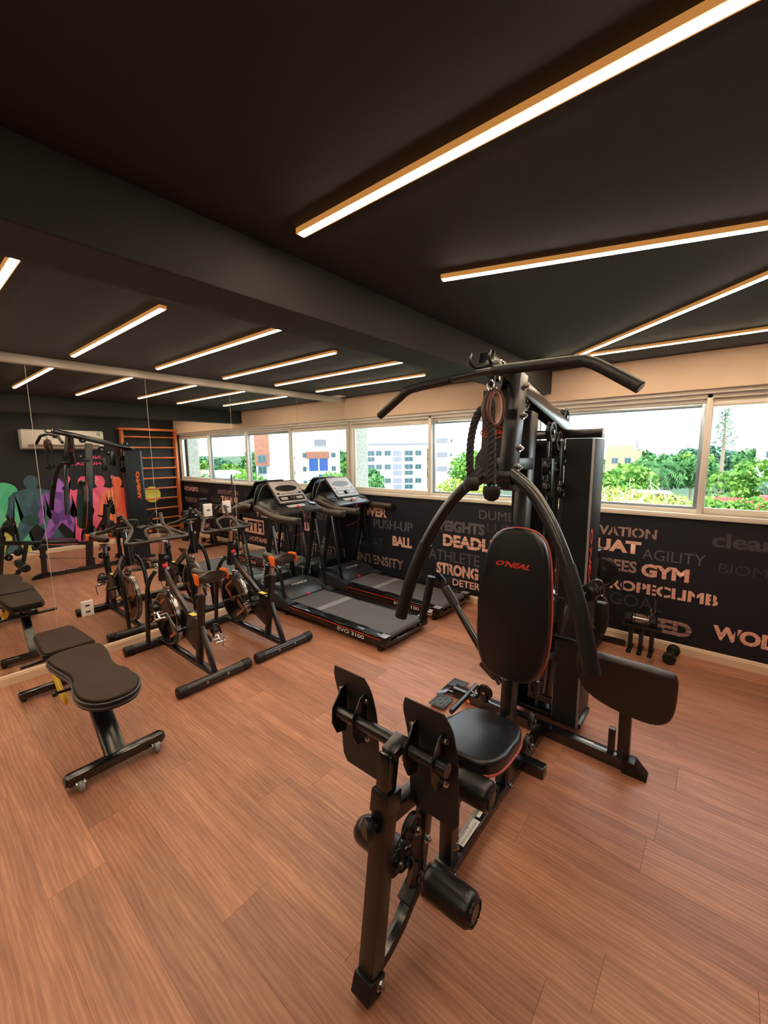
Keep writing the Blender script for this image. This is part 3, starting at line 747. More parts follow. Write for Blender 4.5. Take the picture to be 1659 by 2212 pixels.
G().bar((2.66, -1.60, .06), (2.66, -1.60, .11), .04, .035).build('pulley_bracket', METAL, gym)
# cables
for pts in ([(X, -2.34, 1.82), (X, -2.33, 1.77)], [(X+.0, -2.02, 1.80), (X+.02, -1.50, 1.74)], [(X+.04, -1.70, 1.43), (X+.04, -1.70, .28)], [(X+.05, -1.74, 1.34), (X+.05, -1.74, .30)],
            [(X, -2.78, .39), (X, -2.58, .31)], [(X, -2.95, .35), (X, -2.83, .41)], [(X, -2.55, .25), (X+.02, -2.0, .13)], [(X+.02, -1.60, 1.62), (X+.035, -1.79, 1.52)], [(X+.0, -1.45, 1.60), (X+.0, -1.45, .86)], [(2.70, -1.60, .075), (2.98, -1.62, .08)], [(X+.03, -1.53, 1.52), (X+.03, -1.53, .3)]):
    G().tube(pts, .003, 8).build('steel_cable', RUBBER, gym)
# press arms
def parm(s):
    P = [(X+s*.045, -2.235, 1.47), (X+s*.14, -2.27, 1.405), (X+s*.225, -2.30, 1.29), (X+s*.295, -2.325, 1.15), (X+s*.345, -2.345, 1.01), (X+s*.385, -2.36, .85)]
    o = G().curve(P, .023, 16, 6).build('press_arm', METAL, gym)
    g = G().curve([(X+s*.285, -2.322, 1.17), (X+s*.345, -2.345, 1.01), (X+s*.392, -2.362, .828)], .0275, 18, 6).build('foam_grip', FOAM, o)
parm(1); parm(-1)
G().cyl((X-.095, -2.235, 1.455), (X+.05, -2.235, 1.455), .030, 20).build('arm_hub', METAL, gym)
G().cyl((X-.11, -2.25, 1.44), (X-.075, -2.22, 1.47), .034, 18).build('hub_collar', RUBBER, gym)
G().curve([(X-.06, -2.22, 1.54), (X-.07, -2.17, 1.53), (X-.06, -2.10, 1.52)], .012, 10).build('cable_loop', RUBBER, gym)
# fly arms low
def flyarm(s, sp_):
    G_ = G()
    a = V((X+s*.06, -2.02, .47)); b_ = V((X+s*sp_, -1.93, .835))
    G_.cyl(a, b_, .018, 16); o = G_.build('fly_arm', METALG, gym)
    G().cyl(b_+(b_-a).normalized()*-.10, b_+(b_-a).normalized()*.01, .024, 18).build('arm_end_cap', PLASTG, o)
    return b_
e = flyarm(-1, .42)
G().prism([(0, 0), (-.02, -.02), (-.05, .03), (-.075, .05), (-.07, .065), (-.04, .055), (-.01, .03)], e+V((0, .0, .02)), (1, 0, 0), (0, 0, 1), (0, 1, 0), .01, bev=.002).build('cam_bracket', METALG, gym)
G().cyl((2.505, -1.955, .895), (2.470, -1.985, .655), .022, 18).build('handle_grip', FOAM, gym)
G().cyl((2.475, -1.98, .70), (2.515, -1.96, .695), .015, 14).build('handle_stub', STEEL, gym)
# right handle set
G().cyl((3.12, -1.80, .87), (3.11, -1.88, .42), .020, 18).build('fly_arm', METALG, gym)
G().cyl((3.12, -1.80, .87), (3.115, -1.83, .66), .024, 18).build('foam_grip', FOAM, gym)
G().cyl((3.155, -1.70, .85), (3.115, -1.86, .58), .025, 18).build('foam_grip', FOAM, gym)
G().cyl((3.115, -1.86, .70), (3.245, -1.86, .70), .014, 14).build('handle_crossbar', METALG, gym)
G().box((3.085, -1.98, .50), (.04, .05, .10), rot=(.4, 0, .2), bev=.006).build('cam_bracket', GLOSS, gym)
G().box((X-.10, -2.03, .55), (.10, .03, .10), rot=(0, .6, 0), bev=.01).build('cam_bracket', METAL, gym)
# weight cabinet
SH = mat('black shroud sheet', (24, 27, 31), .36)
G().prism([(.048, 0), (.165, 0), (.180, .022), (.180, .23), (.175, .23), (.175, .025), (.162, .005), (.048, .005)], (2.985, -1.53, .06), (1, 0, 0), (0, 1, 0), (0, 0, 1), 1.555).build('stack_shroud', SH, gym)
G().prism([(0, 0), (-.15, 0), (-.175, .03), (-.175, .23), (-.17, .23), (-.17, .033), (-.148, .005), (0, .005)], (2.965, -1.375, .06), (1, 0, 0), (0, -1, 0), (0, 0, 1), 1.555).build('stack_shroud', SH, gym)
G().box((3.032, -1.531, .84), (.004, .006, 1.55), bev=.001).build('edge_strip', CHROME, gym, 'chrome edge strip')
G().box((3.160, -1.519, .84), (.012, .012, 1.55), rot=(0, 0, .6), bev=.001).build('edge_strip', SILVERP, gym)
lettering('shroud_logo', "O'NEAL", ORANGE, gym, (2.7895, -1.44, 1.33), (0, 0, -1), (0, -1, 0), .40, .05, .05, .002, 'orange lettering down the shroud', slant=.3, plorigin=GO)
lettering('shroud_logo', "O'NEAL", REDPRINT, gym, (3.1655, -1.50, 1.16), (0, 0, -1), (0, 1, 0), .36, .05, .04, .003, 'red lettering down the shroud', slant=.3, plorigin=GO)
for x_ in (2.925, 3.005):
    G().cyl((x_, -1.47, .06), (x_, -1.47, 1.62), .008, 12).build('guide_rod', CHROME, gym)
for k in range(14):
    G().box((2.965, -1.47, .16+k*.043), (.155, .10, .038), bev=.003, seg=1).build('weight_plate', METAL, gym)
G().box((2.965, -1.47, .775), (.155, .10, .022), bev=.003).build('top_weight_plate', CHROME, gym)
G().cyl((2.965, -1.47, .78), (2.965, -1.47, .86), .011, 12).build('selector_stem', CHROME, gym)
G().box((2.98, -1.42, .075), (.40, .20, .03), bev=.003).build('stack_base', METAL, gym)
# curl pad
cq = [(-.18, .158), (.18, .158), (.203, .13), (.205, .05), (.20, -.04), (.185, -.095), (.15, -.13), (.10, -.142), (.02, -.135), (-.07, -.118), (-.14, -.085), (-.18, -.04), (-.20, .02), (-.205, .08), (-.20, .14)]
cp = []
for i_ in range(len(cq)):
    a_, b_ = V(cq[i_]+(0,)), V(cq[(i_+1) % len(cq)]+(0,)); cp += [tuple(a_.lerp(b_, .25))[:2], tuple(a_.lerp(b_, .75))[:2]]
pu = V((1, .0, 0)).normalized(); pv = V((0, -.22, 1)).normalized(); pn = pu.cross(pv).normalized()
G().prism(cp, (3.390, -1.66, .465), pu, pv, pn, .055, bev=.020, seg=4).build('curl_pad', mat('brown black vinyl', (38, 30, 27), .4, 0, .4, 260), gym, ang=60)
G().bar((3.400, -1.60, .06), (3.395, -1.60, .40), .052, .042, up=(0, 1, 0)).build('curl_post', METAL, gym)
G().bar((3.345, -1.598, .06), (3.345, -1.598, .19), .030, .030, up=(0, 1, 0)).build('stub_post', METAL, gym)

# lat pulldown bar
lb = thing('pulldown_bar', 'long black wide-grip pulldown bar hanging at the gym tower top', 'exercise bar', (2.99, -2.385, 1.83))
LO = (2.99, -2.385, 1.83)
MB(LO).curve([(2.645, -2.367, 1.797), (2.67, -2.368, 1.808), (2.99, -2.388, 1.826), (3.30, -2.392, 1.823), (3.335, -2.395, 1.812)], .0135, 16, 6).build('bar_tube', METAL, lb)
MB(LO).curve([(2.493, -2.357, 1.712), (2.60, -2.364, 1.772), (2.645, -2.367, 1.797), (2.70, -2.370, 1.808), (2.86, -2.382, 1.818)], .0165, 16, 6).build('rubber_grip', FOAM, lb)
MB(LO).curve([(3.475, -2.418, 1.722), (3.38, -2.402, 1.787), (3.335, -2.397, 1.812), (3.29, -2.393, 1.821), (3.03, -2.388, 1.828)], .0175, 16, 6).build('rubber_grip', FOAM, lb)
MB(LO).cyl((3.478, -2.4185, 1.720), (3.4765, -2.4183, 1.7215), .011, 14).build('tube_end', SILVERP, lb)
# carabiner chain + strap + rope
rp = thing('tricep_rope', 'thick black twisted pull rope with dark ball ends hanging from the carabiner', 'exercise rope', (3.0, -2.385, 1.78))
RO = (3.0, -2.385, 1.78)
mb = MB(RO)
mb.tube([(3.025+.012*math.cos(k*PI/8), -2.392, 1.775+.022*math.sin(k*PI/8)) for k in range(16)], .003, 8, close=True)
mb.tube([(3.035+.012*math.cos(k*PI/8)*.6, -2.387+.012*math.cos(k*PI/8), 1.758+.016*math.sin(k*PI/8)) for k in range(16)], .003, 8, close=True)
mb.build('carabiner', CHROME, rp)
def twist(pts, r, mb, strands=3, pitch=.055):
    # resample
    P = [V(p) for p in pts]; out = []
    n = len(P)
    for i in range(n-1):
        p0, p1, p2, p3 = P[max(0, i-1)], P[i], P[i+1], P[min(n-1, i+2)]
        for j in range(12):
            t = j/12; out.append(.5*((2*p1)+(-p0+p2)*t+(2*p0-5*p1+4*p2-p3)*t*t+(-p0+3*p1-3*p2+p3)*t**3))
    out.append(P[-1])
    prev = None; fr_ = []; s = 0
    for i, p in enumerate(out):
        tt = (out[min(i+1, len(out)-1)]-out[max(i-1, 0)]).normalized()
        x = tt.cross(V((0, 1, 0))).normalized() if prev is None else (prev-tt*prev.dot(tt)).normalized()
        prev = x; fr_.append((p, x, tt.cross(x), s))
        if i < len(out)-1: s += (out[i+1]-p).length
    for k in range(strands):
        mb.tube([p+(x*math.cos(q/pitch*2*PI+k*2*PI/strands)+y*math.sin(q/pitch*2*PI+k*2*PI/strands))*r*.5 for p, x, y, q in fr_], r*.62, 8)
twist([(3.015, -2.375, 1.70), (2.985, -2.37, 1.705), (2.960, -2.37, 1.67), (2.945, -2.375, 1.60), (2.945, -2.38, 1.52), (2.952, -2.385, 1.455)], .0135, mb := MB(RO)); mb.build('rope_strand', ROPE, rp)
twist([(3.025, -2.40, 1.70), (3.040, -2.41, 1.62), (3.043, -2.41, 1.52), (3.043, -2.405, 1.44)], .0155, mb := MB(RO)); mb.build('rope_strand', ROPE, rp)
MB(RO).lathe([(0, -.002), (.020, 0), (.028, .012), (.029, .03), (.026, .05), (.0, .052)], (2.955, -2.385, 1.462), (.0, 0, -1), 22).build('rope_stopper', RUBBER, rp)
MB(RO).lathe([(0, 0), (.028, 0), (.030, .006), (.030, .026), (.024, .043), (.010, .052), (0, .053)], (3.045, -2.405, 1.432), (0, 0, -1), 24).build('rope_stopper', RUBBER, rp)
st = thing('ankle_strap', 'brown leather ankle strap with pink lining hanging at the pulldown bar', 'strap', (3.035, -2.39, 1.70))
SO = (3.035, -2.39, 1.70)
def loopband(mb, R, wd, th, off=0):
    N = 28; c = V(SO)
    ring = [(R[0]*math.cos(k*2*PI/N), R[1]*math.sin(k*2*PI/N)) for k in range(N)]
    rows = []
    for (a, b_) in ring:
        d = V((a, 0, b_)).normalized(); p = c+V((a, 0, b_))
        rot = Matrix.Rotation(math.radians(48), 3, 'Z')
        q = []
        for (sx, so) in ((-wd, 0), (wd, 0), (wd, th), (-wd, th)):
            q.append(mb.bm.verts.new(c+rot@(V((a, 0, b_))+d*(so+off)+V((0, sx, 0)))))
        rows.append(q)
    for i in range(N):
        A, B = rows[i], rows[(i+1) % N]
        for k in range(4): mb.bm.faces.new((A[k], A[(k+1) % 4], B[(k+1) % 4], B[k]))
    return mb
loopband(MB(SO), (.024, .056), .030, .008).build('padded_band', STRAPB, st, ang=50)
loopband(MB(SO), (.0225, .0545), .028, .0015, -.002).build('felt_lining', PINKL, st, ang=50)
loopband(MB(SO), (.033, .065), .010, .003).build('webbing', mat('dark brown webbing', (58, 36, 32), .7), st, ang=50)
# rowing bar on the footplate side
rb = thing('row_handle', 'short black bar handle with chrome clip lying beside the tread plates', 'exercise bar', (2.58, -1.70, .12))
RB = (2.58, -1.70, .12)
MB(RB).cyl((2.588, -1.87, .10), (2.576, -1.54, .10), .015, 18).build('bar_tube', METAL, rb)
MB(RB).ring((2.605, -1.66, .115), (.3, 1, 0), .016, .003).ring((2.625, -1.645, .115), (0, .3, 1), .013, .003).build('carabiner', CHROME, rb)
MB(RB).cyl((2.60, -1.70, .085), (2.615, -1.72, .082), .011, 12).build('cable_stop', ORANGE, rb)
MB(RB).tube([(2.61, -1.70, .09), (2.64, -1.82, .05)], .004, 8).build('steel_cable', STEEL, rb)

G().lathe([(0, -.012), (.034, -.012), (.040, -.006), (.036, 0), (.040, .006), (.034, .012), (0, .012)], (3.212, -1.70, .885), (.25, 1, 0), 26).build('arm_cam', PLAST, gym)
bolt(G(), (3.209, -1.712, .885), (-.25, -1, 0), .006, .006).build('bolt', STEEL, gym)
G().bar((3.12, -1.79, .84), (3.20, -1.695, .88), .03, .03).build('cam_arm', METALG, gym)
G().curve([(3.212, -1.715, .925), (3.235, -1.70, .945), (3.258, -1.68, .948), (3.268, -1.67, .93)], .009, 10).build('cam_hook', METAL, gym)
ha = thing('cuff_strap', 'black padded cuff hanging from a chrome carabiner at the right side of the gym cabinet', 'strap', (3.27, -1.665, .92), 0)
HO = (3.27, -1.665, .92)
MB(HO).tube([(3.27+.009*math.cos(k*PI/8), -1.665, .905+.026*math.sin(k*PI/8)) for k in range(16)], .003, 8, close=True).build('carabiner', CHROME, ha)
MB(HO).ring((3.27, -1.665, .853), (.2, 1, .3), .024, .003).build('cuff_ring', CHROME, ha)
MB(HO).prism([(-.022, 0), (.022, 0), (.030, -.05), (.028, -.11), (.02, -.15), (-.015, -.15), (-.028, -.11), (-.030, -.05)], (3.275, -1.69, .845), (1, 0, 0), (0, 0, 1), (0, 1, 0), .045, bev=.010).build('cuff_pad', RUBBER, ha)

# ------------------------------------------------------------ spin bikes (local frame: handlebar side -> mirror, -x)
def make_bike():
    t = thing('exercise_bike', '', 'exercise bike', (.20, 0, 0))
    o = (.20, 0, 0)
    B = lambda: MB(o)
    def foot(x, wide):
        f = B().cyl((x, -wide, .037), (x, wide, .037), .034, 24).build('floor_tube', METAL, t)
        for s in (-1, 1):
            B().cyl((x, s*(wide-.06), .038), (x, s*(wide+.004), .038), .0375, 12 if x > .5 else 24, bev=.004).build('end_cap', RUBBER, f)
            bolt(B(), (x+.034*(1 if x > .5 else .8), s*.075, .045), (1, 0, 0), .007, .005).build('bolt', STEEL, f)
        return f
    foot(1.085, .258); f = foot(.185, .262)
    B().cyl((.185-.028, -.225, .03), (.185-.028, -.200, .03), .026, 18).cyl((.185-.028, .225, .03), (.185-.028, .200, .03), .026, 18).build('transport_wheels', RUBBER, f)
    B().bar((.19, 0, .062), (1.075, 0, .062), .052, .034, bev=.008).build('base_rail', METALG, t)
    B().curve([(.345, -.045, .67), (.32, -.085, .60), (.275, -.095, .50), (.235, -.095, .30), (.20, -.095, .06)], .0165, 14, 6).build('fork_leg', METAL, t)
    B().curve([(.345, .045, .67), (.32, .085, .60), (.275, .095, .50), (.235, .095, .30), (.20, .095, .06)], .0165, 14, 6).build('fork_leg', METAL, t)
    B().cyl((.335, 0, .585), (.372, 0, .805), .029, 20, r2=.026).build('head_tube', METAL, t)
    B().bar((.355, 0, .665), (.765, 0, .405), .034, .058, bev=.014).build('down_tube', METAL, t)
    lettering('down_tube_text', 'SPINNING BIKE', mat('copper print', (190, 108, 74), .5), t, (.445, -.0172, .622), (.843, 0, -.535), (.535, 0, .843), .24, .016, .01, .0008, 'copper lettering along the tube', plorigin=o)
    B().bar((.765, 0, .395), (.925, 0, .385), .045, .05, bev=.006).build('frame_bridge', METAL, t)
    B().box((.815, 0, .4215), (.075, .036, .001)).build('warning_sticker', YSTICK, t, 'yellow warning sticker', smooth=False)
    B().cyl((.965, 0, .605), (.862, 0, .075), .027, 20).build('seat_tube', METAL, t)
    B().bar((.925, 0, .365), (1.075, 0, .06), .032, .042, bev=.010).build('rear_stay', METAL, t)
    B().prism([(.765, .405), (.92, .36), (.885, .15), (.70, .22)], (0, -.02, 0), (1, 0, 0), (0, 0, 1), (0, 1, 0), .04, bev=.004).build('gusset_plate', METAL, t)
    B().cyl((.368, 0, .775), (.392, 0, .905), .021, 20).build('handlebar_post', CHROME, t)
    B().lathe([(0, 0), (.009, 0), (.009, .015), (.022, .020), (.025, .035), (.018, .046), (0, .048)], (.385, 0, .765), (.9, .35, .0), 16).build('adjust_knob', PLAST, t)
    B().lathe([(0, 0), (.009, 0), (.009, .015), (.020, .020), (.022, .035), (.016, .044), (0, .046)], (.94, 0, .575), (-1, -.1, 0), 16).build('adjust_knob', PLAST, t)
    B().box((.400, .0, .710), (.030, .030, .03), bev=.008).cyl((.37, 0, .72), (.42, 0, .705), .008, 10).build('emergency_stop', RED, t, 'red brake knob')
    B().tube([(.36, -.012, .72), (.35, -.03, .62), (.38, -.01, .52)], .0025, 6).build('brake_cable', RUBBER, t)
    B().box((.40, 0, .905), (.10, .035, .014), bev=.004).box((.36, 0, .895), (.05, .05, .016), bev=.004).build('handlebar_clamp', CHROME, t)
    hb = B()
    hb.curve([(.045, -.145, 1.075), (.06, -.138, 1.055), (.135, -.120, .995), (.18, -.135, .965), (.27, -.195, .925), (.315, -.222, .912), (.345, -.205, .905), (.372, -.12, .908), (.385, 0, .912),
              (.372, .12, .908), (.345, .205, .905), (.315, .222, .912), (.27, .195, .925), (.18, .135, .965), (.135, .120, .995), (.06, .138, 1.055), (.045, .145, 1.075)], .0135, 14, 5)
    hbo = hb.build('handlebar', mat('bronze black handlebar foam', (44, 35, 30), .38), t)
    B().curve([(.375, -.078, .915), (.335, -.085, .955), (.285, -.066, .985), (.265, 0, .995), (.285, .066, .985), (.335, .085, .955), (.375, .078, .915)], .0115, 12, 5).build('inner_grip_loop', MATS['bronze black handlebar foam'], hbo)
    for s in (-1, 1):
        B().box((.31, s*.125, .918), (.085, .06, .006), rot=(s*.25, 0, 0), bev=.002).build('elbow_rest', RUBBER, hbo)
    # flywheel
    C = (.385, 0, .285)
    fwm = B().lathe([(.02, -.010), (.17, -.010), (.185, -.017), (.205, -.019), (.212, -.014), (.212, .014), (.205, .019), (.185, .017), (.17, .010), (.02, .010)], C, (0, 1, 0), 56)
    fwo = fwm.build('flywheel', GLOSS, t)
    B().lathe([(.2125, -.0135), (.2135, -.0135), (.2135, .0135), (.2125, .0135)], C, (0, 1, 0), 56).build('chrome_rim', mat('brushed rim steel', (150, 148, 146), .28, 1), fwo)
    for s in (-1, 1):
        B().lathe([(.196, .0), (.206, .0), (.206, .001), (.196, .001)], (C[0], s*.0190, C[2]), (0, s, 0), 56).build('rim_ring', CHROME, fwo)
        # copper angular print
        for k in (0, 1):
            cpm = B()
            rt = Matrix.Rotation(k*PI+.3, 3, 'Y')
            def strip(a, b_, w_):
                a = rt@V((a[0], 0, a[1])); b_ = rt@V((b_[0], 0, b_[1])); d = (b_-a).normalized(); n = V((d.z, 0, -d.x))*w_/2
                cc = V((C[0], s*.0106, C[2]))
                vs = [cpm.bm.verts.new(cc+q) for q in (a-n, b_-n, b_+n, a+n)]
                cpm.bm.faces.new(vs)
            strip((.05, .02), (.16, -.02), .008); strip((.05, .004), (.16, -.036), .005); strip((.05, -.010), (.155, -.049), .005); strip((.16, -.02), (.07, -.135), .010); strip((.155, -.045), (.075, -.14), .006)
            cpm.build('flywheel_print', mat('copper orange print', (206, 112, 74), .4), fwo, smooth=False)
    B().cyl((C[0], -.115, C[2]), (C[0], .115, C[2]), .008, 12).cyl((C[0], -.035, C[2]), (C[0], .035, C[2]), .022, 18).build('hub_axle', mat('brass grey hub', (150, 128, 104), .3, .9), fwo)
    B().box((.40, 0, .525), (.05, .042, .03), bev=.006).curve([(.42, 0, .515), (.50, 0, .47), (.555, 0, .40)], .008, 8).box((.42, -.022, .505), (.045, .008, .04), bev=.002).box((.42, .022, .505), (.045, .008, .04), bev=.002).build('brake_caliper', CHROME, t)
    # crank housing
    B().prism([(.45, .20), (.47, .35), (.55, .385), (.70, .41), (.80, .39), (.83, .30), (.80, .22), (.70, .18), (.56, .17)], (0, .028, 0), (1, 0, 0), (0, 0, 1), (0, 1, 0), .032, bev=.008).build('chain_guard', PLAST, t)
    B().lathe([(0, 0), (.085, 0), (.09, .006), (.085, .012), (0, .012)], (.735, .060, .30), (0, 1, 0), 32).build('guard_disc', PLAST, t)
    B().prism([(.60, .27), (.66, .31), (.68, .25), (.63, .22)], (0, -.0305, 0), (1, 0, 0), (0, 0, 1), (0, 1, 0), .003).build('guard_print', SILVERP, t, 'white printed stripes', smooth=False)
    # crank (own origin so it can be turned)
    cr_ = bpy.data.objects.new('crank', None)
    CO = V((.735, 0, .30))
    cm = MB(CO); cm.cyl((CO.x, -.09, CO.z), (CO.x, .09, CO.z), .014, 14)
    for s in (-1, 1):
        cm.bar((CO.x, s*.088, CO.z), (CO.x+s*.165, s*.098, CO.z), .014, .024, bev=.004)
    co = cm.build('crank', METALG, t); co.location = CO-V(o)
    for s in (-1, 1):
        pc = V((CO.x+s*.165, s*.155, CO.z))
        pm = MB(CO); pm.box(pc, (.070, .014, .020), bev=.004).box(pc+V((.028, 0, 0)), (.012, .075, .018), bev=.004).box(pc+V((-.028, 0, 0)), (.012, .075, .018), bev=.004).cyl(pc-V((0, s*.06, 0)), pc, .007, 10)
        p = pm.build('pedal', CHROME, co)
        tc_ = MB(CO); tc_.curve([pc+V((-.03, -.03, .01)), pc+V((-.08, -.02, .045)), pc+V((-.10, 0, .05)), pc+V((-.08, .02, .045)), pc+V((-.03, .03, .01))], .007, 8, 5).box(pc+V((-.075, 0, .015)), (.05, .07, .045), bev=.015)
        tc_.build('toe_cage', PLAST, co)
        MB(CO).curve([pc+V((.0, s*.045, -.01)), pc+V((.01, s*.05, -.06)), pc+V((.03, s*.045, -.09))], .003, 6, 5).build('pedal_strap', RUBBER, co)
    # seat
    B().cyl((.958, 0, .60), (.972, 0, .668), .0215, 20).build('seat_post', CHROME, t)
    B().box((.985, 0, .676), (.155, .044, .008), bev=.002).box((.985, 0, .683), (.12, .030, .010), bev=.002).box((.95, 0, .692), (.05, .05, .012), bev=.003).build('seat_slider', CHROME, t)
    B().bar((1.02, -.012, .665), (1.075, -.02, .625), .014, .010).build('slider_lever', METALG, t)
    sd_ = B(); rows = []
    NS = 16
    for j in range(NS+1):
        q = j/NS; x = .865+.285*q
        wd = .026+.010*math.sin(q*PI*.5)+(.078*max(0, (q-.35)/.65)**1.1 if q > .35 else 0)
        if q > .93: wd *= 1-((q-.93)/.07)**2*.25
        zc = .745+.030*max(0, q-.5)*2+.012*(1-q)
        hh = .040+.012*q
        if q < .08: wd *= .6+.4*q/.08; hh *= .6+.4*q/.08
        ring = []
        for k in range(14):
            a = k*2*PI/14; cx, sx = math.cos(a), math.sin(a)
            e_ = .75
            ring.append(sd_.bm.verts.new((x, math.copysign(abs(cx)**e_, cx)*wd, zc+math.copysign(abs(sx)**e_, sx)*hh*(.55 if sx > 0 else 1)-(.25*abs(cx)*hh if sx > 0 else 0))))
        rows.append(ring)
    for A, Bv in zip(rows, rows[1:]):
        for k in range(14): sd_.bm.faces.new((A[k], A[(k+1) % 14], Bv[(k+1) % 14], Bv[k]))
    sd_.bm.faces.new(rows[0]); sd_.bm.faces.new(rows[-1][::-1])
    sdo = sd_.build('saddle', mat('brown black saddle', (50, 38, 32), .35), t, ang=70)
    ob_ = B()
    for s in (-1, 1):
        ob_.prism([(.0, .022), (.03, .03), (.085, .03), (.095, -.01), (.085, -.040), (.035, -.040), (.022, -.005)], (1.056, s*.088, .762), (1, s*.10, 0), (0, 0, 1), (0, s, 0), .010, bev=.003)
    ob_.build('saddle_trim', ORANGE, sdo, 'orange saddle trim')
    return t
bike = make_bike()
bike2 = copy_tree(bike)
bike.location = (.20, -2.465, 0); bike2.location = (.195, -1.885, 0)
bike['label'] = 'black exercise bike with orange saddle trim, nearer one, beside the bench'; bike['group'] = 'exercise bikes facing the mirror'
bike2['label'] = 'black exercise bike with orange saddle trim, farther one, beside the treadmill'; bike2['group'] = 'exercise bikes facing the mirror'
def crank_of(b): return [c for c in b.children if c.name.startswith('crank')][0]
crank_of(bike).rotation_euler = (0, math.radians(40), 0)
crank_of(bike2).rotation_euler = (0, math.radians(142), 0)

# ------------------------------------------------------------ treadmills (front towards the mirror, local y centred)
BELT = mat('grey running belt', (88, 88, 90), .75, 0, .5, 500, var=.12, vscale=60)
BELTL = mat('light belt stripe', (132, 134, 136), .7, 0, .5, 500)
RAIL = mat('black rail cover', (12, 12, 13), .14)
RAILREF = mat('painted rail reflections', (20, 19, 18), .22)
HOODM = mat('graphite hood plastic', (46, 48, 52), .34, 0, .2, 300)
SCRM = mat('silver console print', (150, 140, 136), .3)
DARKG = mat('dark display', (30, 30, 28), .15)
def make_tread():
    t = thing('treadmill', '', 'treadmill', (0, 0, 0)); B = MB
    for s in (-1, 1):
        r = B().box((.99, s*.255, .082), (1.34, .09, .075), bev=.008).build('side_rail', RAIL, t)
        for k in range(5):
            B().box((.62+k*.22, s*.255, .1202), (.14, .066, .0012), bev=.0005, seg=1).build('rail_reflection', RAILREF, r)  # slightly paler blocks stand in for ceiling light reflections on the rail
        B().box((1.0, s*.3005, .098), (1.28, .002, .006)).build('orange_stripe', REDPRINT, r, 'thin red orange stripe', smooth=False)
        B().box((.62, s*.2130, .1215), (.50, .006, .004)).box((1.20, s*.2130, .1215), (.50, .006, .004)).build('chrome_edge', CHROME, r)
        B().box((1.655, s*.262, .082), (.055, .084, .082), bev=.012).build('rear_end_cap', PLAST, r)
        B().box((1.645, s*.262, .1235), (.075, .066, .004), bev=.0015).build('silver_cap_top', SILVERP, r)
        B().cyl((1.62, s*.30, .022), (1.62, s*.275, .022), .02, 14).cyl((.42, s*.30, .022), (.42, s*.27, .022), .022, 14).build('foot_wheel', RUBBER, r)
        uy = (1, 0, 0) if s < 0 else (-1, 0, 0)
        x0 = 1.155 if s < 0 else 1.46
        lettering('rail_text', 'EVO 3100', WHITEP, r, (x0, s*.3003, .052), uy, (0, 0, 1), .305, .034, .01, .0012, 'white EVO 3100 lettering')
    bl = B(); bl.box((1.02, 0, .108), (1.22, .425, .022), bev=.004); bl.cyl((1.635, -.2125, .098), (1.635, .2125, .098), .028, 24)
    bo = bl.build('running_belt', BELT, t)
    B().box((.80, 0, .1195), (.075, .42, .0012)).build('belt_stripe', BELTL, bo, 'light grey belt stripe', smooth=False)
    B().box((1.67, 0, .055), (.03, .46, .030), bev=.006).build('rear_bar', METALG, t)
    for s in (-.15, .17):
        B().cyl((1.688, s, .088), (1.692, s, .088), .006, 10).build('bolt', STEEL, t)
    # motor hood
    hm = B(); hm.prism([(.03, .04), (.02, .13), (.06, .215), (.12, .235), (.26, .225), (.36, .165), (.40, .125), (.40, .05)], (0, -.225, 0), (1, 0, 0), (0, 0, 1), (0, 1, 0), .45, bev=.018, seg=3)
    for s in (-1, 1):
        hm.prism([(.03, .04), (.02, .12), (.07, .19), (.25, .19), (.42, .145), (.50, .128), (.50, .05)], (0, s*.225 if s > 0 else -.305, 0), (1, 0, 0), (0, 0, 1), (0, 1, 0), .08, bev=.012)
    ho = hm.build('motor_hood', HOODM, t)
    d = V((.10, 0, -.06)).normalized()
    lettering('hood_text', 'TITANIUM', WHITEP, ho, (.285, -.10, .2145), (0, 1, 0), -d, .20, .022, .01, .003, 'white hood lettering', slant=.3)
    B().box((.395, .0, .135), (.02, .02, .012), bev=.003).box((.405, .0, .128), (.012, .045, .008), bev=.003).build('safety_clip', RED, t, 'red plastic clip at the belt front')
    # uprights
    for s in (-1, 1):
        u = B().bar((.035, s*.272, .10), (.235, s*.272, .93), .034, .060, bev=.008, up=(1, 0, 0)).build('upright', METAL, t)
        B().bar((.40, s*.272, .10), (.225, s*.272, .90), .028, .028, bev=.006, up=(1, 0, 0)).build('upright_brace', METAL, u)
        for q in (.86, .89):
            a = .035+.2*(q-.10)/.83
            B().cyl((a+.02, s*.2895, q), (a+.02, s*.2925, q), .005, 8).build('bolt', STEEL, u)
        ud = V((.2, 0, .83)).normalized()
        if s < 0: lettering('upright_text', 'EVOLUTION', WHITEP, u, V((.062, s*.2895, .22)), ud, V((-ud.z, 0, ud.x)), .40, .040, .015, .0012, 'white EVOLUTION lettering up the post', slant=.3)
        else: lettering('upright_text', 'EVOLUTION', WHITEP, u, V((.062, s*.2895, .22)), ud, V((ud.z, 0, -ud.x)), .40, .040, .015, .0012, 'white EVOLUTION lettering up the post', slant=.3)
    # console body
    NB = 22; cb_ = B(); rows = []
    for i in range(NB+1):
        v = -1+2*i/NB; y = v*.30; a = abs(v)
        topx0 = -.04+.05*a*a; zt_ = 1.115-.045*a**3; zf = 1.005-.01*a; zb0 = .935
        prof = [(topx0, 1.00), (topx0-.005, zt_-.02), (topx0+.02, zt_), (.08, zt_-.005), (.20, 1.055-.005*a), (.30+.02*a, 1.01), (.335+.03*a, .985), (.335+.03*a, .965), (.28, .945), (.10, .94), (topx0+.01, .96)]
        sc = 1 if a < .93 else 1-((a-.93)/.07)**2*.35
        cx_, cz_ = .15, 1.01
        rows.append([cb_.bm.verts.new((cx_+(x-cx_)*sc, y, cz_+(z-cz_)*sc)) for x, z in prof])
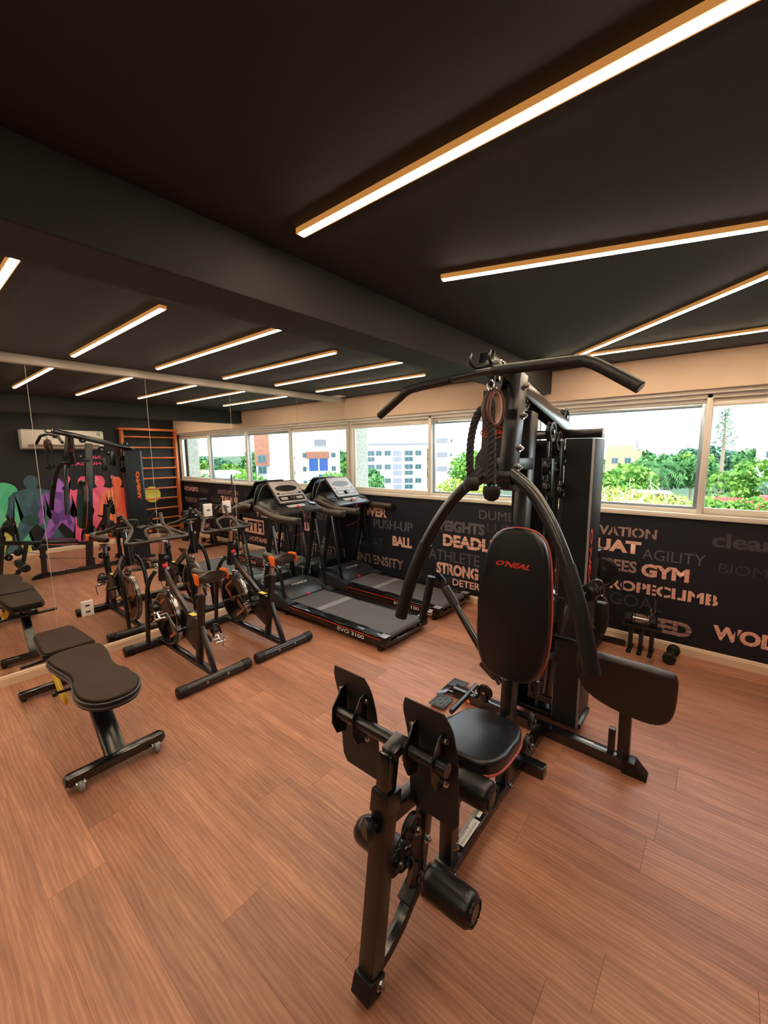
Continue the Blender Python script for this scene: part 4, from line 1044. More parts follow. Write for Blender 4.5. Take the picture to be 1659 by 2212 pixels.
    for A, C in zip(rows, rows[1:]):
        for k in range(len(A)): cb_.bm.faces.new((A[k], A[(k+1) % len(A)], C[(k+1) % len(A)], C[k]))
    cb_.bm.faces.new(rows[0]); cb_.bm.faces.new(rows[-1][::-1])
    co = cb_.build('console_body', PLASTG, t, ang=50)
    for s in (-1, 1):
        B().ring((.245, s*.238, 1.038), (.25, 0, 1), .040, .006, 28, 8).build('cup_holder_rim', PLAST, co)
        B().lathe([(0, -.0005), (.038, -.0005), (.038, .003), (0, .003)], (.245, s*.238, 1.037), (.25, 0, 1), 24).build('cup_holder', DARKG, co)
        h = B(); h.curve([(-.01, s*.275, 1.01), (.06, s*.298, 1.02), (.20, s*.303, .985), (.36, s*.298, .950), (.50, s*.292, .945), (.66, s*.287, .945)], [.034]*25+[.034], 16, 5, caps=True)
        ho_ = h.build('handle_arm', mat('bronze grey grip plastic', (62, 50, 42), .42), t)
        B().cyl((.655, s*.287, .945), (.672, s*.2865, .945), .033, 18, bev=.006).build('grip_end_cap', PLASTG, ho_)
    # panel: tilted rounded slab
    pu_ = V((0, 1, 0)); pv_ = V((-.50, 0, .50)).normalized(); pn_ = pu_.cross(pv_).normalized()
    if pn_.x < 0: pn_ = -pn_
    org = V((.245, 0, 1.045))
    def rr4(w, h, r=.03, n=5):
        out = []
        for cx, cy, a0 in ((w-r, h-r, 0), (-w+r, h-r, 90), (-w+r, -h+r, 180), (w-r, -h+r, 270)):
            for k in range(n+1):
                a = math.radians(a0+90*k/n); out.append((cx+r*math.cos(a), cy+r*math.sin(a)))
        return out
    cpt = org+pv_*.155
    B().prism(rr4(.185, .155, .025), cpt, pu_, pv_, pn_, .022, bev=.006).build('console_panel', PLAST, t)
    P2 = t.children[-1] if False else None
    pan = [c for c in t.children if c.name.startswith('console_panel')][0]
    B().prism(rr4(.170, .140, .015), cpt+pn_*.022, pu_, pv_, pn_, .0015).build('panel_face', SCRM, pan, 'silver pink printed face', smooth=False)
    B().prism([(u*.135, .045+v*.042) for u, v in ell(0, 0, 1, 1, 28)], cpt+pn_*.0236, pu_, pv_, pn_, .0012).build('display_window', DARKG, pan, 'dark oval display', smooth=False)
    B().prism(rr4(.150, .010, .004), cpt+pn_*.0236+pv_*-.022, pu_, pv_, pn_, .001).build('button_strip', DARKG, pan, smooth=False)
    lettering('panel_text', 'EVOLUTION', WHITEP, pan, cpt+pn_*.0248-pv_*.028-pu_*.115, pu_, pv_, .23, .014, .02, .0005, 'white EVOLUTION lettering')
    B().prism(rr4(.158, .034, .012), cpt+pn_*.0236+pv_*-.088, pu_, pv_, pn_, .0012).build('control_field', DARKG, pan, smooth=False)
    B().lathe([(0, 0), (.026, 0), (.024, .012), (.018, .015), (0, .015)], cpt+pn_*.0248+pv_*-.088, pn_, 22).build('selector_knob', GLOSS, pan)
    for s in (-1, 1):
        B().prism(rr4(.040, .016, .006), cpt+pn_*.0250+pv_*-.088+pu_*s*.095, pu_, pv_, pn_, .0012).build('button_pad', SCRM, pan, smooth=False)
    kp = B()
    for i in range(12):
        for j in range(3):
            kp.box((.262+.017*j, -.10+.0182*i, 1.040-.0062*j), (.009, .011, .004), rot=(0, .35, 0))
    kp.build('keypad', WHITEP, co, kind='stuff')
    # back shell behind the panel
    B().prism([(-.27, .0), (-.235, .13), (-.19, .205), (-.13, .225), (.13, .225), (.19, .205), (.235, .13), (.27, .0)], (-.045, 0, 1.03), (0, 1, 0), (.12, 0, 1), (1, 0, -.12), .02, bev=.006).build('rear_shell', mat('blue black shell', (28, 32, 38), .3), t)
    B().box((-.052, .14, 1.16), (.002, .022, .028)).build('shell_sticker', WHITEP, t, 'small white sticker', smooth=False)
    # red safety key with cord
    B().box((.290, .01, 1.028), (.030, .026, .018), bev=.006).build('safety_key', RED, t, 'red safety key')
    cordm = B().curve([(.30, .012, 1.025), (.345, .02, .99), (.37, .03, .90), (.36, .05, .80), (.30, .02, .74), (.24, -.04, .72)], .0022, 6, 8)
    cordm.build('safety_cord', mat('dark pink cord', (150, 50, 70), .6), t)
    return t
tm = make_tread(); tm2 = copy_tree(tm)
tm.location = (0.012, -1.128, 0); tm2.location = (0.0+.012, -.345, 0)
tm['label'] = 'black treadmill with red side stripe, nearer one, beside the farther exercise bike'; tm['group'] = 'treadmills facing the mirror'
tm2['label'] = 'black treadmill with red side stripe, farther one, along the lettered window wall'; tm2['group'] = 'treadmills facing the mirror'
tm.location.x += .045; tm2.location.x += .045

# ------------------------------------------------------------ flat bench
bn = thing('weight_bench', 'flat black workout bench with brown black cushions and yellow adjuster in front of the mirror', 'bench', (.9, -3.175, 0))
BO = (.9, -3.175, 0)
B = lambda: MB(BO)
YC = -3.175
bp = [(.80, .135), (.95, .132), (1.04, .118), (1.14, .101), (1.22, .103), (1.30, .120), (1.37, .133), (1.45, .132), (1.52, .105), (1.565, .060), (1.578, 0)]
poly = chaikin([(x-.8, v) for x, v in bp]+[(x-.8, -v) for x, v in bp[-2::-1]], 2)
SIDE = mat('black cushion side vinyl', (14, 15, 17), .3)
B().prism(poly, (.8, YC, .383), (1, 0, 0), (0, 1, 0), (0, 0, 1), .040, bev=.006, seg=2).build('back_cushion_side', SIDE, bn, 'glossy black cushion side')
B().prism([(.39+(x-.39)*.985, v*.955) for x, v in poly], (.8, YC, .405), (1, 0, 0), (0, 1, 0), (0, 0, 1), .034, bev=.010, seg=4).build('back_cushion', BROWNL, bn, ang=60)
B().tube([(.8+x, YC+v*1.0, .422) for x, v in poly], .0035, 8, close=True).build('cushion_piping', mat('grey black piping', (70, 76, 82), .3), bn)
B().tube([(x, YC+v*1.004, .398) for x, v in [(a+.8, b_) for a, b_ in poly]], .004, 8, close=True).build('cushion_piping', MATS['grey black piping'], bn)
sp2 = [(.36, -.085), (.36, .085), (.40, .108), (.70, .128), (.745, .128), (.765, .11), (.765, -.11), (.745, -.128), (.70, -.128), (.40, -.108)]
B().prism([(a-.3, b_) for a, b_ in sp2], (.3, YC, .383), (1, 0, 0), (0, 1, 0), (0, 0, 1), .038, bev=.006).build('seat_cushion_side', SIDE, bn, 'glossy black cushion side')
B().prism([(.265+(a-.565)*.98, b_*.96) for a, b_ in sp2], (.3, YC, .400), (1, 0, 0), (0, 1, 0), (0, 0, 1), .034, bev=.010, seg=4).build('seat_cushion', BROWNL, bn, ang=60)
B().bar((.42, YC, .365), (1.30, YC, .365), .05, .035).build('top_frame', METALG, bn)
B().bar((1.10, YC, .355), (1.43, YC, .045), .095, .045, bev=.012).build('front_leg', METALG, bn)
B().bar((.62, YC, .36), (.345, YC, .045), .06, .04, bev=.008).build('rear_leg', METALG, bn)
f1 = B().bar((1.435, YC-.215, .052), (1.435, YC+.215, .052), .058, .052, bev=.014).build('foot_tube', METALG, bn)
f2 = B().bar((.33, YC-.205, .038), (.33, YC+.205, .038), .05, .046, bev=.012).build('foot_tube', METALG, bn)
for s in (-1, 1):
    B().cyl((1.435, YC+s*.213, .052), (1.435, YC+s*.219, .052), .024, 18).build('end_plug', PLASTG, f1)
    wy = YC+s*.165
    B().lathe([(.006, -.011), (.020, -.011), (.024, -.006), (.024, .006), (.020, .011), (.006, .011)], (1.478, wy, .025), (0, 1, 0), 20).build('caster_wheel', mat('grey rubber wheel', (140, 140, 138), .5), f1)
    B().cyl((1.478, wy-.017, .025), (1.478, wy+.017, .025), .005, 10).bar((1.462, wy-.016, .045), (1.478, wy-.016, .025), .003, .014).bar((1.462, wy+.016, .045), (1.478, wy+.016, .025), .003, .014).build('wheel_bracket', STEEL, f1)
    B().cyl((.33, YC+s*.18, 0), (.33, YC+s*.18, .018), .014, 14).build('rubber_foot', RUBBER, f2)
B().curve([(.70, YC-.075, .36), (.74, YC-.085, .28), (.84, YC-.085, .215), (.93, YC-.085, .185), (.955, YC-.085, .215), (.94, YC-.085, .24)], .011, 8, 6).curve([(.70, YC-.080, .36), (.75, YC-.080, .28), (.84, YC-.080, .225), (.92, YC-.080, .190)], .012, 8, 6).build('angle_adjuster', YELLOW, bn, 'yellow curved angle adjuster')
B().cyl((.98, YC-.04, .275), (.98, YC-.125, .28), .008, 12).lathe([(0, 0), (.013, .002), (.017, .012), (.013, .024), (0, .026)], (.98, YC-.122, .28), (0, -1, 0), 16).build('pull_pin', PLAST, bn)
B().cyl((.52, YC-.20, .30), (.52, YC+.20, .30), .011, 12).build('leg_hold_bar', METAL, bn)

# ------------------------------------------------------------ plate rack by the window wall
RKO = (2.98, -.45, 0)
rk = thing('weight_rack', 'low black plate rack behind the gym tower by the lettered wall', 'weight rack', RKO)
K = lambda: MB(RKO)
K().bar((2.98, -.86, .022), (2.98, -.08, .022), .05, .040, bev=.008).build('base_beam', METAL, rk)
for y in (-.80, -.12):
    K().bar((2.80, y, .022), (3.16, y, .022), .05, .040, bev=.008).build('foot_bar', METAL, rk)
K().bar((2.98, -.62, .04), (2.98, -.47, .80), .05, .05, bev=.005, up=(0, 1, 0)).build('frame_leg', METAL, rk)
K().bar((2.98, -.26, .04), (2.98, -.41, .80), .05, .05, bev=.005, up=(0, 1, 0)).build('frame_leg', METAL, rk)
K().box((2.98, -.44, .81), (.07, .13, .05), bev=.008).build('top_cap', PLAST, rk)
pk = [(.57, -.56, -.84), (.60, -.32, -.10), (.28, -.60, -.86), (.27, -.28, -.08)]
for z, a, b_ in pk:
    K().cyl((2.98, a, z), (2.98, b_, z+.005), .012, 14).build('peg', STEEL, rk)
def disc(c, ax, R, th, label):
    c = V(c); o = thing('weight_plate', label, 'weight plate', c, 0, 'weight plates on the rack')
    mb = MB(c); mb.lathe([(.014, -th/2), (R*.32, -th/2), (R*.36, -th*.3), (R*.80, -th*.3), (R*.86, -th/2), (R*.97, -th/2), (R, -th*.3), (R, th*.3), (R*.97, th/2), (R*.86, th/2), (R*.80, th*.3), (R*.36, th*.3), (R*.32, th/2), (.014, th/2), (.014, -th/2)], c, ax, 36)
    mb.build('plate_disc', RUBBER, o)
    MB(c).ring(c+V(ax).normalized()*th*.5, ax, R*.93, .0018, 40, 6).build('plate_rim', mat('worn iron edge', (96, 94, 94), .4, .8), o)
    return o
nm_ = ['nearest the frame', 'second', 'third', 'outermost']
for k in range(4):
    disc((2.98, -.66-.036*k, .571), (0, 1, 0), (.115, .115, .105, .10)[k], .030, 'upper front plate of the rack, '+nm_[k]+' of four')
for k in range(3):
    disc((2.98, -.23+.040*k, .602), (0, 1, 0), (.118, .112, .100)[k], .032, 'upper rear plate of the rack on the window side, '+['nearest the frame', 'middle', 'outermost'][k])
for k in range(4):
    disc((2.98, -.69-.036*k, .281), (0, 1, 0), (.12, .12, .11, .10)[k], .030, 'lower front plate of the rack, '+nm_[k]+' of four')
for k in range(3):
    disc((2.98, -.20+.036*k, .272), (0, 1, 0), (.10, .095, .09)[k], .030, 'lower rear plate of the rack on the window side, '+['nearest the frame', 'middle', 'outermost'][k])
# small stand right of the rack
s2 = thing('dumbbell_stand', 'low black dumbbell stand with two short legs, right of the plate rack', 'dumbbell stand', (3.26, -.16, 0))
Q = lambda: MB((3.26, -.16, 0))
for x in (3.20, 3.27, 3.34):
    Q().bar((x, -.16, .02), (x, -.16, .20), .03, .03, up=(0, 1, 0)).build('leg', METAL, s2)
    Q().bar((x, -.24, .012), (x, -.08, .012), .03, .022).build('foot', RUBBER, s2)
Q().bar((3.14, -.16, .21), (3.40, -.16, .21), .07, .024).build('shelf', METAL, s2)
def dumb(c, rz, label, sc=1):
    c = V(c); o = thing('dumbbell', label, 'dumbbell', c, rz, 'dumbbells by the plate rack')
    MB().cyl((-.06, 0, 0), (.06, 0, 0), .014, 14).build('grip_bar', STEEL, o)
    for s in (-1, 1):
        MB().lathe([(0, 0), (.036, 0), (.044, .008), (.044, .044), (.036, .052), (0, .052)], (s*.055, 0, 0), (s, 0, 0), 8).build('head', RUBBER, o)
dumb((3.26, -.16, .263), 0.0, 'black dumbbell lying on the low dumbbell stand')
dumb((3.47, -.16, .042), 1.5, 'black dumbbell on the floor at the right end of the dumbbell stand')
for i, (x, y, z, L) in enumerate(((3.36, -.32, .018, 'chrome spring collar on the floor before the dumbbell stand'), (3.33, -.16, .318, 'chrome spring collar on top of the dumbbell head'))):
    so = thing('spring_collar', L, 'barbell clip', (x, y, z), 0, 'spring collars at the rack')
    mb = MB(); pts = [(.004*k/3-.012, .016*math.cos(k*PI/4), .016*math.sin(k*PI/4)) for k in range(19)]
    if i == 0: mb.tube(pts, .0022, 6).tube([pts[0], (-.07, .03, .01)], .0022, 6).tube([pts[-1], (.07, .035, .01)], .0022, 6)
    else: mb.tube(pts, .0022, 6).tube([pts[0], (-.01, .03, .035)], .0022, 6).tube([pts[-1], (.02, -.03, .035)], .0022, 6)
    mb.build('wire', CHROME, so)
bs = thing('barbell_bar', 'chrome barbell standing upright in a small floor socket by the window wall', 'barbell', (2.43, -.22, 0))
BB = (2.43, -.22, 0)
MB(BB).cyl((2.43, -.22, .01), (2.43, -.22, 1.24), .0135, 16).build('bar_shaft', CHROME, bs)
MB(BB).cyl((2.43, -.22, 1.0), (2.43, -.22, 1.015), .024, 16).build('bar_collar', CHROME, bs)
MB(BB).lathe([(0, 0), (.10, 0), (.10, .015), (.03, .03), (.03, .12), (.018, .12)], BB, (0, 0, 1), 24).build('floor_socket', METAL, bs)

# ------------------------------------------------------------ outside
def scl(p, k): return CAM+(V(p)-CAM)*k
GZ = -11.0
GRASS = mat('distant ground', (62, 92, 66), .9, var=.4, vscale=.05)
gm = bmesh.new()
NG = 40; gv = []
for i in range(NG+1):
    for j in range(NG//2+1):
        x = -500+1000*i/NG; y = 6+494*j/(NG//2)
        d = math.hypot(x, y); h = GZ+max(0, d-260)/240*(9+3*math.sin(x*.013)+2*math.sin(x*.031+1))
        gv.append(gm.verts.new((x, y, h)))
for i in range(NG):
    for j in range(NG//2):
        a = i*(NG//2+1)+j; gm.faces.new((gv[a], gv[a+NG//2+1], gv[a+NG//2+2], gv[a+1]))
me = bpy.data.meshes.new('outdoor_ground'); gm.to_mesh(me); gm.free(); me.materials.append(GRASS)
go = bpy.data.objects.new('outdoor_ground', me); COL.objects.link(go); go['kind'] = 'structure'
def leafmat(nm, c1, c2):
    m = bpy.data.materials.new(nm); m.use_nodes = True; t = m.node_tree; b = t.nodes['Principled BSDF']
    g = t.nodes.new('ShaderNodeNewGeometry'); n = t.nodes.new('ShaderNodeTexNoise'); n.inputs['Scale'].default_value = 1.3; n.inputs['Detail'].default_value = 3
    t.links.new(g.outputs['Position'], n.inputs[0]); r = t.nodes.new('ShaderNodeValToRGB'); r.color_ramp.elements[0].position = .35; r.color_ramp.elements[1].position = .65
    r.color_ramp.elements[0].color = lin(c1); r.color_ramp.elements[1].color = lin(c2)
    t.links.new(n.outputs['Fac'], r.inputs[0]); t.links.new(r.outputs[0], b.inputs['Base Color']); b.inputs['Roughness'].default_value = .7
    b.inputs['Specular IOR Level'].default_value = .2
    return m
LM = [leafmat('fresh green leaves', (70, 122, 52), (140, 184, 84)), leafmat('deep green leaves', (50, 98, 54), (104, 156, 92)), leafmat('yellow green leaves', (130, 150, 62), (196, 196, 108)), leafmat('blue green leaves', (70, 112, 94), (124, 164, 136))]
BARK = mat('grey bark', (150, 134, 118), .9)
PALEB = mat('pale bare twigs', (206, 190, 176), .8)
def clump(mb, c, R, n, ls, sz=1.0):
    c = V(c); rnd = random
    for _ in range(n):
        while True:
            d = V((rnd.uniform(-1, 1), rnd.uniform(-1, 1), rnd.uniform(-1, 1)))
            if .05 < d.length < 1: break
        d = d.normalized()*(rnd.uniform(.55, 1.0)**.6)
        p = c+V((d.x*R[0], d.y*R[1], d.z*R[2]))
        a = V((rnd.uniform(-1, 1), rnd.uniform(-1, 1), rnd.uniform(-1, 1))).normalized(); b_ = a.cross(V((rnd.uniform(-1, 1), rnd.uniform(-1, 1), rnd.uniform(-1, 1)))).normalized()
        L = ls*rnd.uniform(.6, 1.4)*sz
        q = [mb.bm.verts.new(p+a*L), mb.bm.verts.new(p+b_*L*.4), mb.bm.verts.new(p-a*L*.5), mb.bm.verts.new(p-b_*L*.4)]
        mb.bm.faces.new(q)
def tree(c, R, label, lm, n=2600, ls=.35, blobs=9, group='trees outside the window'):
    c = V(c); base = V((c.x, c.y, GZ)); o = thing('tree', label, 'tree', base, group=group)
    mb = MB(base)
    clump(mb, c-V((0, 0, R[2]*.2)), (R[0]*.8, R[1]*.8, R[2]*.7), n//3, ls)
    for k in range(blobs):
        a = random.uniform(0, 2*PI); f = random.uniform(.3, .85)
        clump(mb, c+V((math.cos(a)*R[0]*f, math.sin(a)*R[1]*f, R[2]*random.uniform(-.35, .55)*(1.1-f*.5))), (R[0]*.42, R[1]*.42, R[2]*.42), n*2//3//blobs, ls)
    mb.build('foliage', lm, o, smooth=False, kind='stuff')
    tm_ = MB(base); top = c-V((0, 0, R[2]*.3)); r = max(.08, R[0]*.06)
    tm_.tube([base, (base+top)/2+V((.1, .1, 0)), top], [r*1.5, r, r*.7], 8)
    for k in range(5):
        a = k*1.3; tm_.tube([top-V((0, 0, R[2]*.3)), top+V((math.cos(a)*R[0]*.5, math.sin(a)*R[1]*.5, R[2]*.3))], [r*.6, r*.2], 6)
    tm_.build('trunk', BARK, o)
    return o
tree((-13.3, 15.2, -.55), (1.25, 1.4, 1.45), 'bushy green tree at the left pane in front of the white block', LM[1], 3600, .16)
tree((-3.1, 8.6, .15), (1.05, 1.0, .62), 'yellow green shrub top below the middle pane', LM[2], 3600, .07)
tree((-17.6, 35.9, -.6), (2.2, 2.4, 3.2), 'green tree right of the white block', LM[0], 3000, .25)
tree((-3.2, 30.0, -1.0), (3.2, 3, 2.2), 'dense green tree beneath the beige building', LM[0], 4200, .28)
tree((1.0, 8.9, -.15), (2.3, 1.6, .82), 'yellow green shrub with bare pale twigs close to the window', LM[2], 5200, .07)
tree((7.3, 36.2, -1.6), (4.4, 3.6, 3.6), 'big rounded green tree behind the right pane', LM[0], 5200, .30)
tree((-1.8, 56, -.6), (6, 4, 2.6), 'distant dark green tree line behind the palm', LM[1], 3600, .4)
tree((4.0, 20.5, -1.3), (1.5, 1.4, 1.1), 'small bright green tree left of the red roof', LM[0], 2600, .15)
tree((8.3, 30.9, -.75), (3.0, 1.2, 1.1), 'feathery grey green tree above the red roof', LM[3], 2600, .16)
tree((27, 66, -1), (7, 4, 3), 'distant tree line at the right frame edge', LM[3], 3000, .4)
tree((23.5, 12.2, -1.4), (3.0, 2.6, 2.4), 'light green tree seen in the mirror centre', LM[0], 3600, .22)
tree((34, 14.6, -2.1), (3.4, 2.6, 2.2), 'green tree seen in the mirror left panes', LM[1], 3000, .24)
tree((27, 24.5, -1.6), (3.2, 3, 2.0), 'rounded tree seen in the mirror beside the blue block', LM[0], 3000, .25)
FAR = ['first', 'second', 'third', 'fourth', 'fifth', 'sixth', 'seventh', 'eighth', 'ninth', 'tenth', 'eleventh', 'twelfth', 'thirteenth', 'fourteenth', 'fifteenth', 'sixteenth', 'seventeenth', 'eighteenth', 'nineteenth', 'twentieth']
for k in range(20):
    az = -46+k*6.3; d = 190 if k % 2 else 165
    x = CAM.x+d*math.sin(math.radians(az)); y = CAM.y+d*math.cos(math.radians(az))
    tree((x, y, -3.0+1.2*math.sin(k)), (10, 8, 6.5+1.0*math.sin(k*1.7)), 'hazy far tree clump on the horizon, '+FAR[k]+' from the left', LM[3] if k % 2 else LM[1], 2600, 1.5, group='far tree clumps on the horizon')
ORD = ['first', 'second', 'third', 'fourth', 'fifth', 'sixth', 'seventh', 'eighth', 'ninth', 'tenth', 'eleventh', 'twelfth']
for k in range(20):
    az = [-43, -24, -17, -10, -3, 4, 10, 17, 41, 44.5, 47.5, 53.5, 56.5, 59.5, 62.5, 65.5, 69, 72, 75, 78][k]; d = [122, 100, 92, 104, 92, 98, 104, 100, 100, 92, 104, 96, 84, 100, 88, 100, 88, 100, 90, 100][k]
    x = CAM.x+d*math.sin(math.radians(az)); y = CAM.y+d*math.cos(math.radians(az))
    tree((x, y, -2.6+.8*math.sin(k*1.9)), (3.6, 3.4, 3.6), (ORD[k]+' middle distance tree from the left, seen through the window') if k < 8 else (ORD[k-8]+' middle distance tree counted away from the window corner, seen in the mirror'), LM[k % 2], 1500, .6, group='middle distance trees beyond the houses')
# bare twigs in the near shrub
tw = MB((1.0, 8.9, GZ))
random.seed(11)
for k in range(120):
    p = V((1.0+random.uniform(-1.9, 1.7), 7.6+random.uniform(-.3, .8), -.15+random.uniform(-.25, .35))); pts = [p]
    d = V((random.uniform(-1, 1), random.uniform(-.3, .3), random.uniform(.0, .7))).normalized()
    for j in range(6):
        d = (d+V((random.uniform(-.6, .6), random.uniform(-.3, .3), random.uniform(-.35, .25)))).normalized(); pts.append(pts[-1]+d*.16)
    tw.tube(pts, [.017*(1-i/8) for i in range(7)], 5)
tw.bm.verts.ensure_lookup_table()
tag(tw.build('bare_branches', PALEB, kind='stuff'), 'tangle of pale bare twigs rising through the yellow green shrub', 'branches')
# palm
def palm(c, L, label, lm):
    c = V(c); base = V((c.x, c.y, GZ)); o = thing('palm_tree', label, 'palm tree', base)
    MB(base).tube([base, c], [.22, .16], 10).build('trunk', BARK, o)
    mb = MB(base)
    for k in range(22):
        a = k*2.4; el = random.uniform(.05, 1.1); pts = []
        for j in range(9):
            q = j/8; pts.append(c+V((math.cos(a)*L*q*math.cos(el)*1.0, math.sin(a)*L*q*math.cos(el), L*q*math.sin(el)-L*.75*q*q)))
        for j in range(8):
            d = (pts[j+1]-pts[j]); sd_ = d.cross(V((0, 0, 1))).normalized()
            for s in (-1, 1):
                for m_ in range(2):
                    p = pts[j]+d*m_*.5; tip = p+sd_*s*L*.22*(1-j/11)+d*.8-V((0, 0, L*.06))
                    mb.bm.faces.new([mb.bm.verts.new(v) for v in (p, p+d*.25, tip)])
    mb.build('fronds', lm, o, smooth=False, kind='stuff')
palm((-.9, 38.6, .1), 2.6, 'palm tree rising over the shrubs left of the mullion', LM[1])
palm((11.4, 6.3, -.55), 1.5, 'yellow green palm seen low in the mirror', LM[2])
# sparse conifer
cb2 = V((3.3, 41.2, GZ)); co_ = thing('tree', 'tall sparse conifer poking above the tree line', 'tree', cb2, group='trees outside the window')
mb = MB(cb2); mb.tube([(3.3, 41.2, GZ), (3.3, 41.2, 2), (3.2, 41.2, 5.0)], [.25, .12, .03], 8)
mf = MB(cb2)
for k in range(46):
    z = 1.6+3.3*k/46; a = k*2.4; r = 1.15*(1-k/60)*random.uniform(.5, 1.1)
    p0 = V((3.3-.1*k/46, 41.2, z)); p1 = p0+V((math.cos(a)*r, math.sin(a)*r, r*.55)); mb.tube([p0, p1], [.03, .01], 5)
    clump(mf, p0.lerp(p1, .8), (.22, .22, .16), 26, .09)
mb.build('trunk', BARK, co_); mf.build('foliage', LM[3], co_, smooth=False, kind='stuff')
# buildings
WHT = mat('white render', (216, 216, 218), .8); TEAL = mat('teal window glass', (50, 88, 94), .15); LAV = mat('lavender shutter', (130, 134, 168), .5)
BRK = mat('red brick cladding', (166, 112, 90), .85, var=.2, vscale=3); BLU = mat('blue glazing', (30, 80, 160), .2); BEI = mat('beige render', (176, 152, 124), .85); GRYB = mat('grey concrete', (130, 130, 138), .85)
TERR = mat('terracotta roof tiles', (176, 80, 62), .8, var=.2, vscale=2)
def building(name, label, cat, p0, p1, z0, z1, depth, wall):
    """p0 -> p1 front edge as seen from the gym (left to right)"""
    p0 = V((p0[0], p0[1], 0)); p1 = V((p1[0], p1[1], 0)); ux = (p1-p0).normalized(); W = (p1-p0).length
    n = V((ux.y, -ux.x, 0))       # towards the viewer
    o = thing(name, label, cat, p0+V((0, 0, z0))); org = p0+V((0, 0, z0)); O = tuple(org)
    mb = MB(O); R = Matrix((ux, -n, V((0, 0, 1)))).transposed()
    mb.box(p0+ux*W/2-n*depth/2+V((0, 0, (z0+z1)/2)), (W, depth, z1-z0), R)
    mb.build('wall', wall, o, smooth=False)
    def add(nm, u, v, w, h, m, proud=.06, pane=None, lbl=None, th=.12):
        c = p0+ux*(u+w/2)+V((0, 0, v+h/2))+n*(proud-th/2+.001)
        b = MB(O).box(c, (w, th, h), R).build(nm, m, o, lbl, smooth=False)
        if pane:
            k = 2 if w > h*.8 else 1
            for i in range(k):
                MB(O).box(c+ux*((i+.5)/k-.5)*w*.92+n*(th/2-.01), (w*.92/k-.10, .06, h-.16), R).build('pane', pane, b, smooth=False)
        return b
    return o, add
K2 = 1.2
L_ = scl((-47.9, 50.6, 0), K2); R_ = scl((-38.0, 58.7, 0), K2)
zt0 = scl((0, 0, 3.45), K2).z
bA, add = building('apartment_building', 'white four storey apartment block outside the left window pane', 'building', (L_.x, L_.y), (R_.x, R_.y), GZ, zt0, 12, WHT)
Wb = (R_-L_); Wb.z = 0; Wb = Wb.length
add('parapet', -.2, zt0-.5, Wb+.4, .35, GRYB, .25)
for r, z in enumerate((1.15, -1.78, -4.78)):
    for k, (fx, wd, m, tall) in enumerate(((.16, 1.6, TEAL, 1), (.28, 1.3, TEAL, 0), (.40, 1.4, TEAL, 0), (.52, 1.9, LAV, 1), (.68, 1.9, TEAL, 1), (.83, 1.4, TEAL, 0))):
        add('window', fx*Wb, z-.1, wd, 1.1, GRYB, .05, m)
        if tall: add('window', fx*Wb, z-1.35, wd, 1.0, GRYB, .05, m)
pO, padd = building('rooftop_block', 'low white penthouse on the roof of the white apartment block', 'building', (L_.x+.42*(R_.x-L_.x), L_.y+.42*(R_.y-L_.y)), (R_.x, R_.y), zt0, zt0+2.0, 8, mat('grey white render', (170, 168, 178), .8))
L2 = scl((-36.8, 59.4, 0), K2); R2 = scl((-33.2, 62.2, 0), K2); z2 = scl((0, 0, 5.0), K2).z
bB, add = building('apartment_building', 'taller white wing with balconies right of the white apartment block', 'building', (L2.x, L2.y), (R2.x, R2.y), GZ, z2, 12, WHT)
for z in (3.6, .6, -2.4):
    add('balcony', .3, z, 2.4, 1.1, GRYB, .05); add('window', 3.2, z+.2, .5, .6, GRYB, .05, TEAL)
a, b_ = scl((-13.4, 79.6, 0), 1.0), scl((-7.9, 80.4, 0), 1.0)
bC, add = building('apartment_building', 'beige building poking above the trees beyond the gym tower', 'building', (a.x, a.y), (b_.x, b_.y), GZ, 1.6, 8, BEI)
add('parapet', 0, 1.55, 4.2, 1.0, BEI, -1, th=2); add('chimney', 4.6, 1.5, .3, 1.9, GRYB, -.5); add('window', 1.0, -.6, 1.0, 1.0, GRYB, .05, TEAL); add('window', 3.0, -.6, 1.0, 1.0, GRYB, .05, TEAL)
bD, add = building('apartment_building', 'white building at the right frame edge above the trees', 'building', (6.6, 66), (16, 66), GZ, 1.9, 8, WHT)
add('window', .6, .6, 2.0, .8, GRYB, .05, TEAL); add('window', 3.6, .6, 2.0, .8, GRYB, .05, TEAL)
# red roofed house
ho2 = thing('house', 'low white house with a red tiled roof and small chimney outside the right pane', 'house', (6.5, 27, GZ)); HO2 = (6.5, 27, GZ)
MB(HO2).box((6.7, 27.5, (GZ-1.9)/2), (6.6, 5.0, -1.9-GZ)).build('wall', WHT, ho2, smooth=False)
rf = MB(HO2)
rf.prism([(-.4, 0), (5.4, 0), (2.5, .75)], (3.2, 25.0, -1.95), (0, 1, 0), (0, 0, 1), (1, 0, 0), 7.4)
rfo = rf.build('roof', TERR, ho2, smooth=False)
rg = MB(HO2)
for k in range(46):
    x = 3.25+k*.16; rg.tube([(x, 24.6, -1.95+.02), (x, 27.5, -1.20+.02)], .05, 6)
rg.build('roof_tiles', TERR, ho2, kind='stuff')
for x in (4.2, 5.6, 7.0, 8.4):
    w_ = MB(HO2).box((x, 24.98, -2.6), (.8, .1, .6)).build('window', GRYB, ho2, smooth=False)
    MB(HO2).box((x, 24.92, -2.6), (.66, .04, .46)).build('pane', TEAL, w_, smooth=False)
MB(HO2).box((5.6, 26.2, -1.15), (.9, .8, .55), bev=.03).build('chimney', mat('red brick chimney', (196, 84, 84), .8), ho2)
# mirror side buildings
a, b_ = scl((41.6, 27.4, 0), 1.2), scl((40.4, 29.1, 0), 1.2)
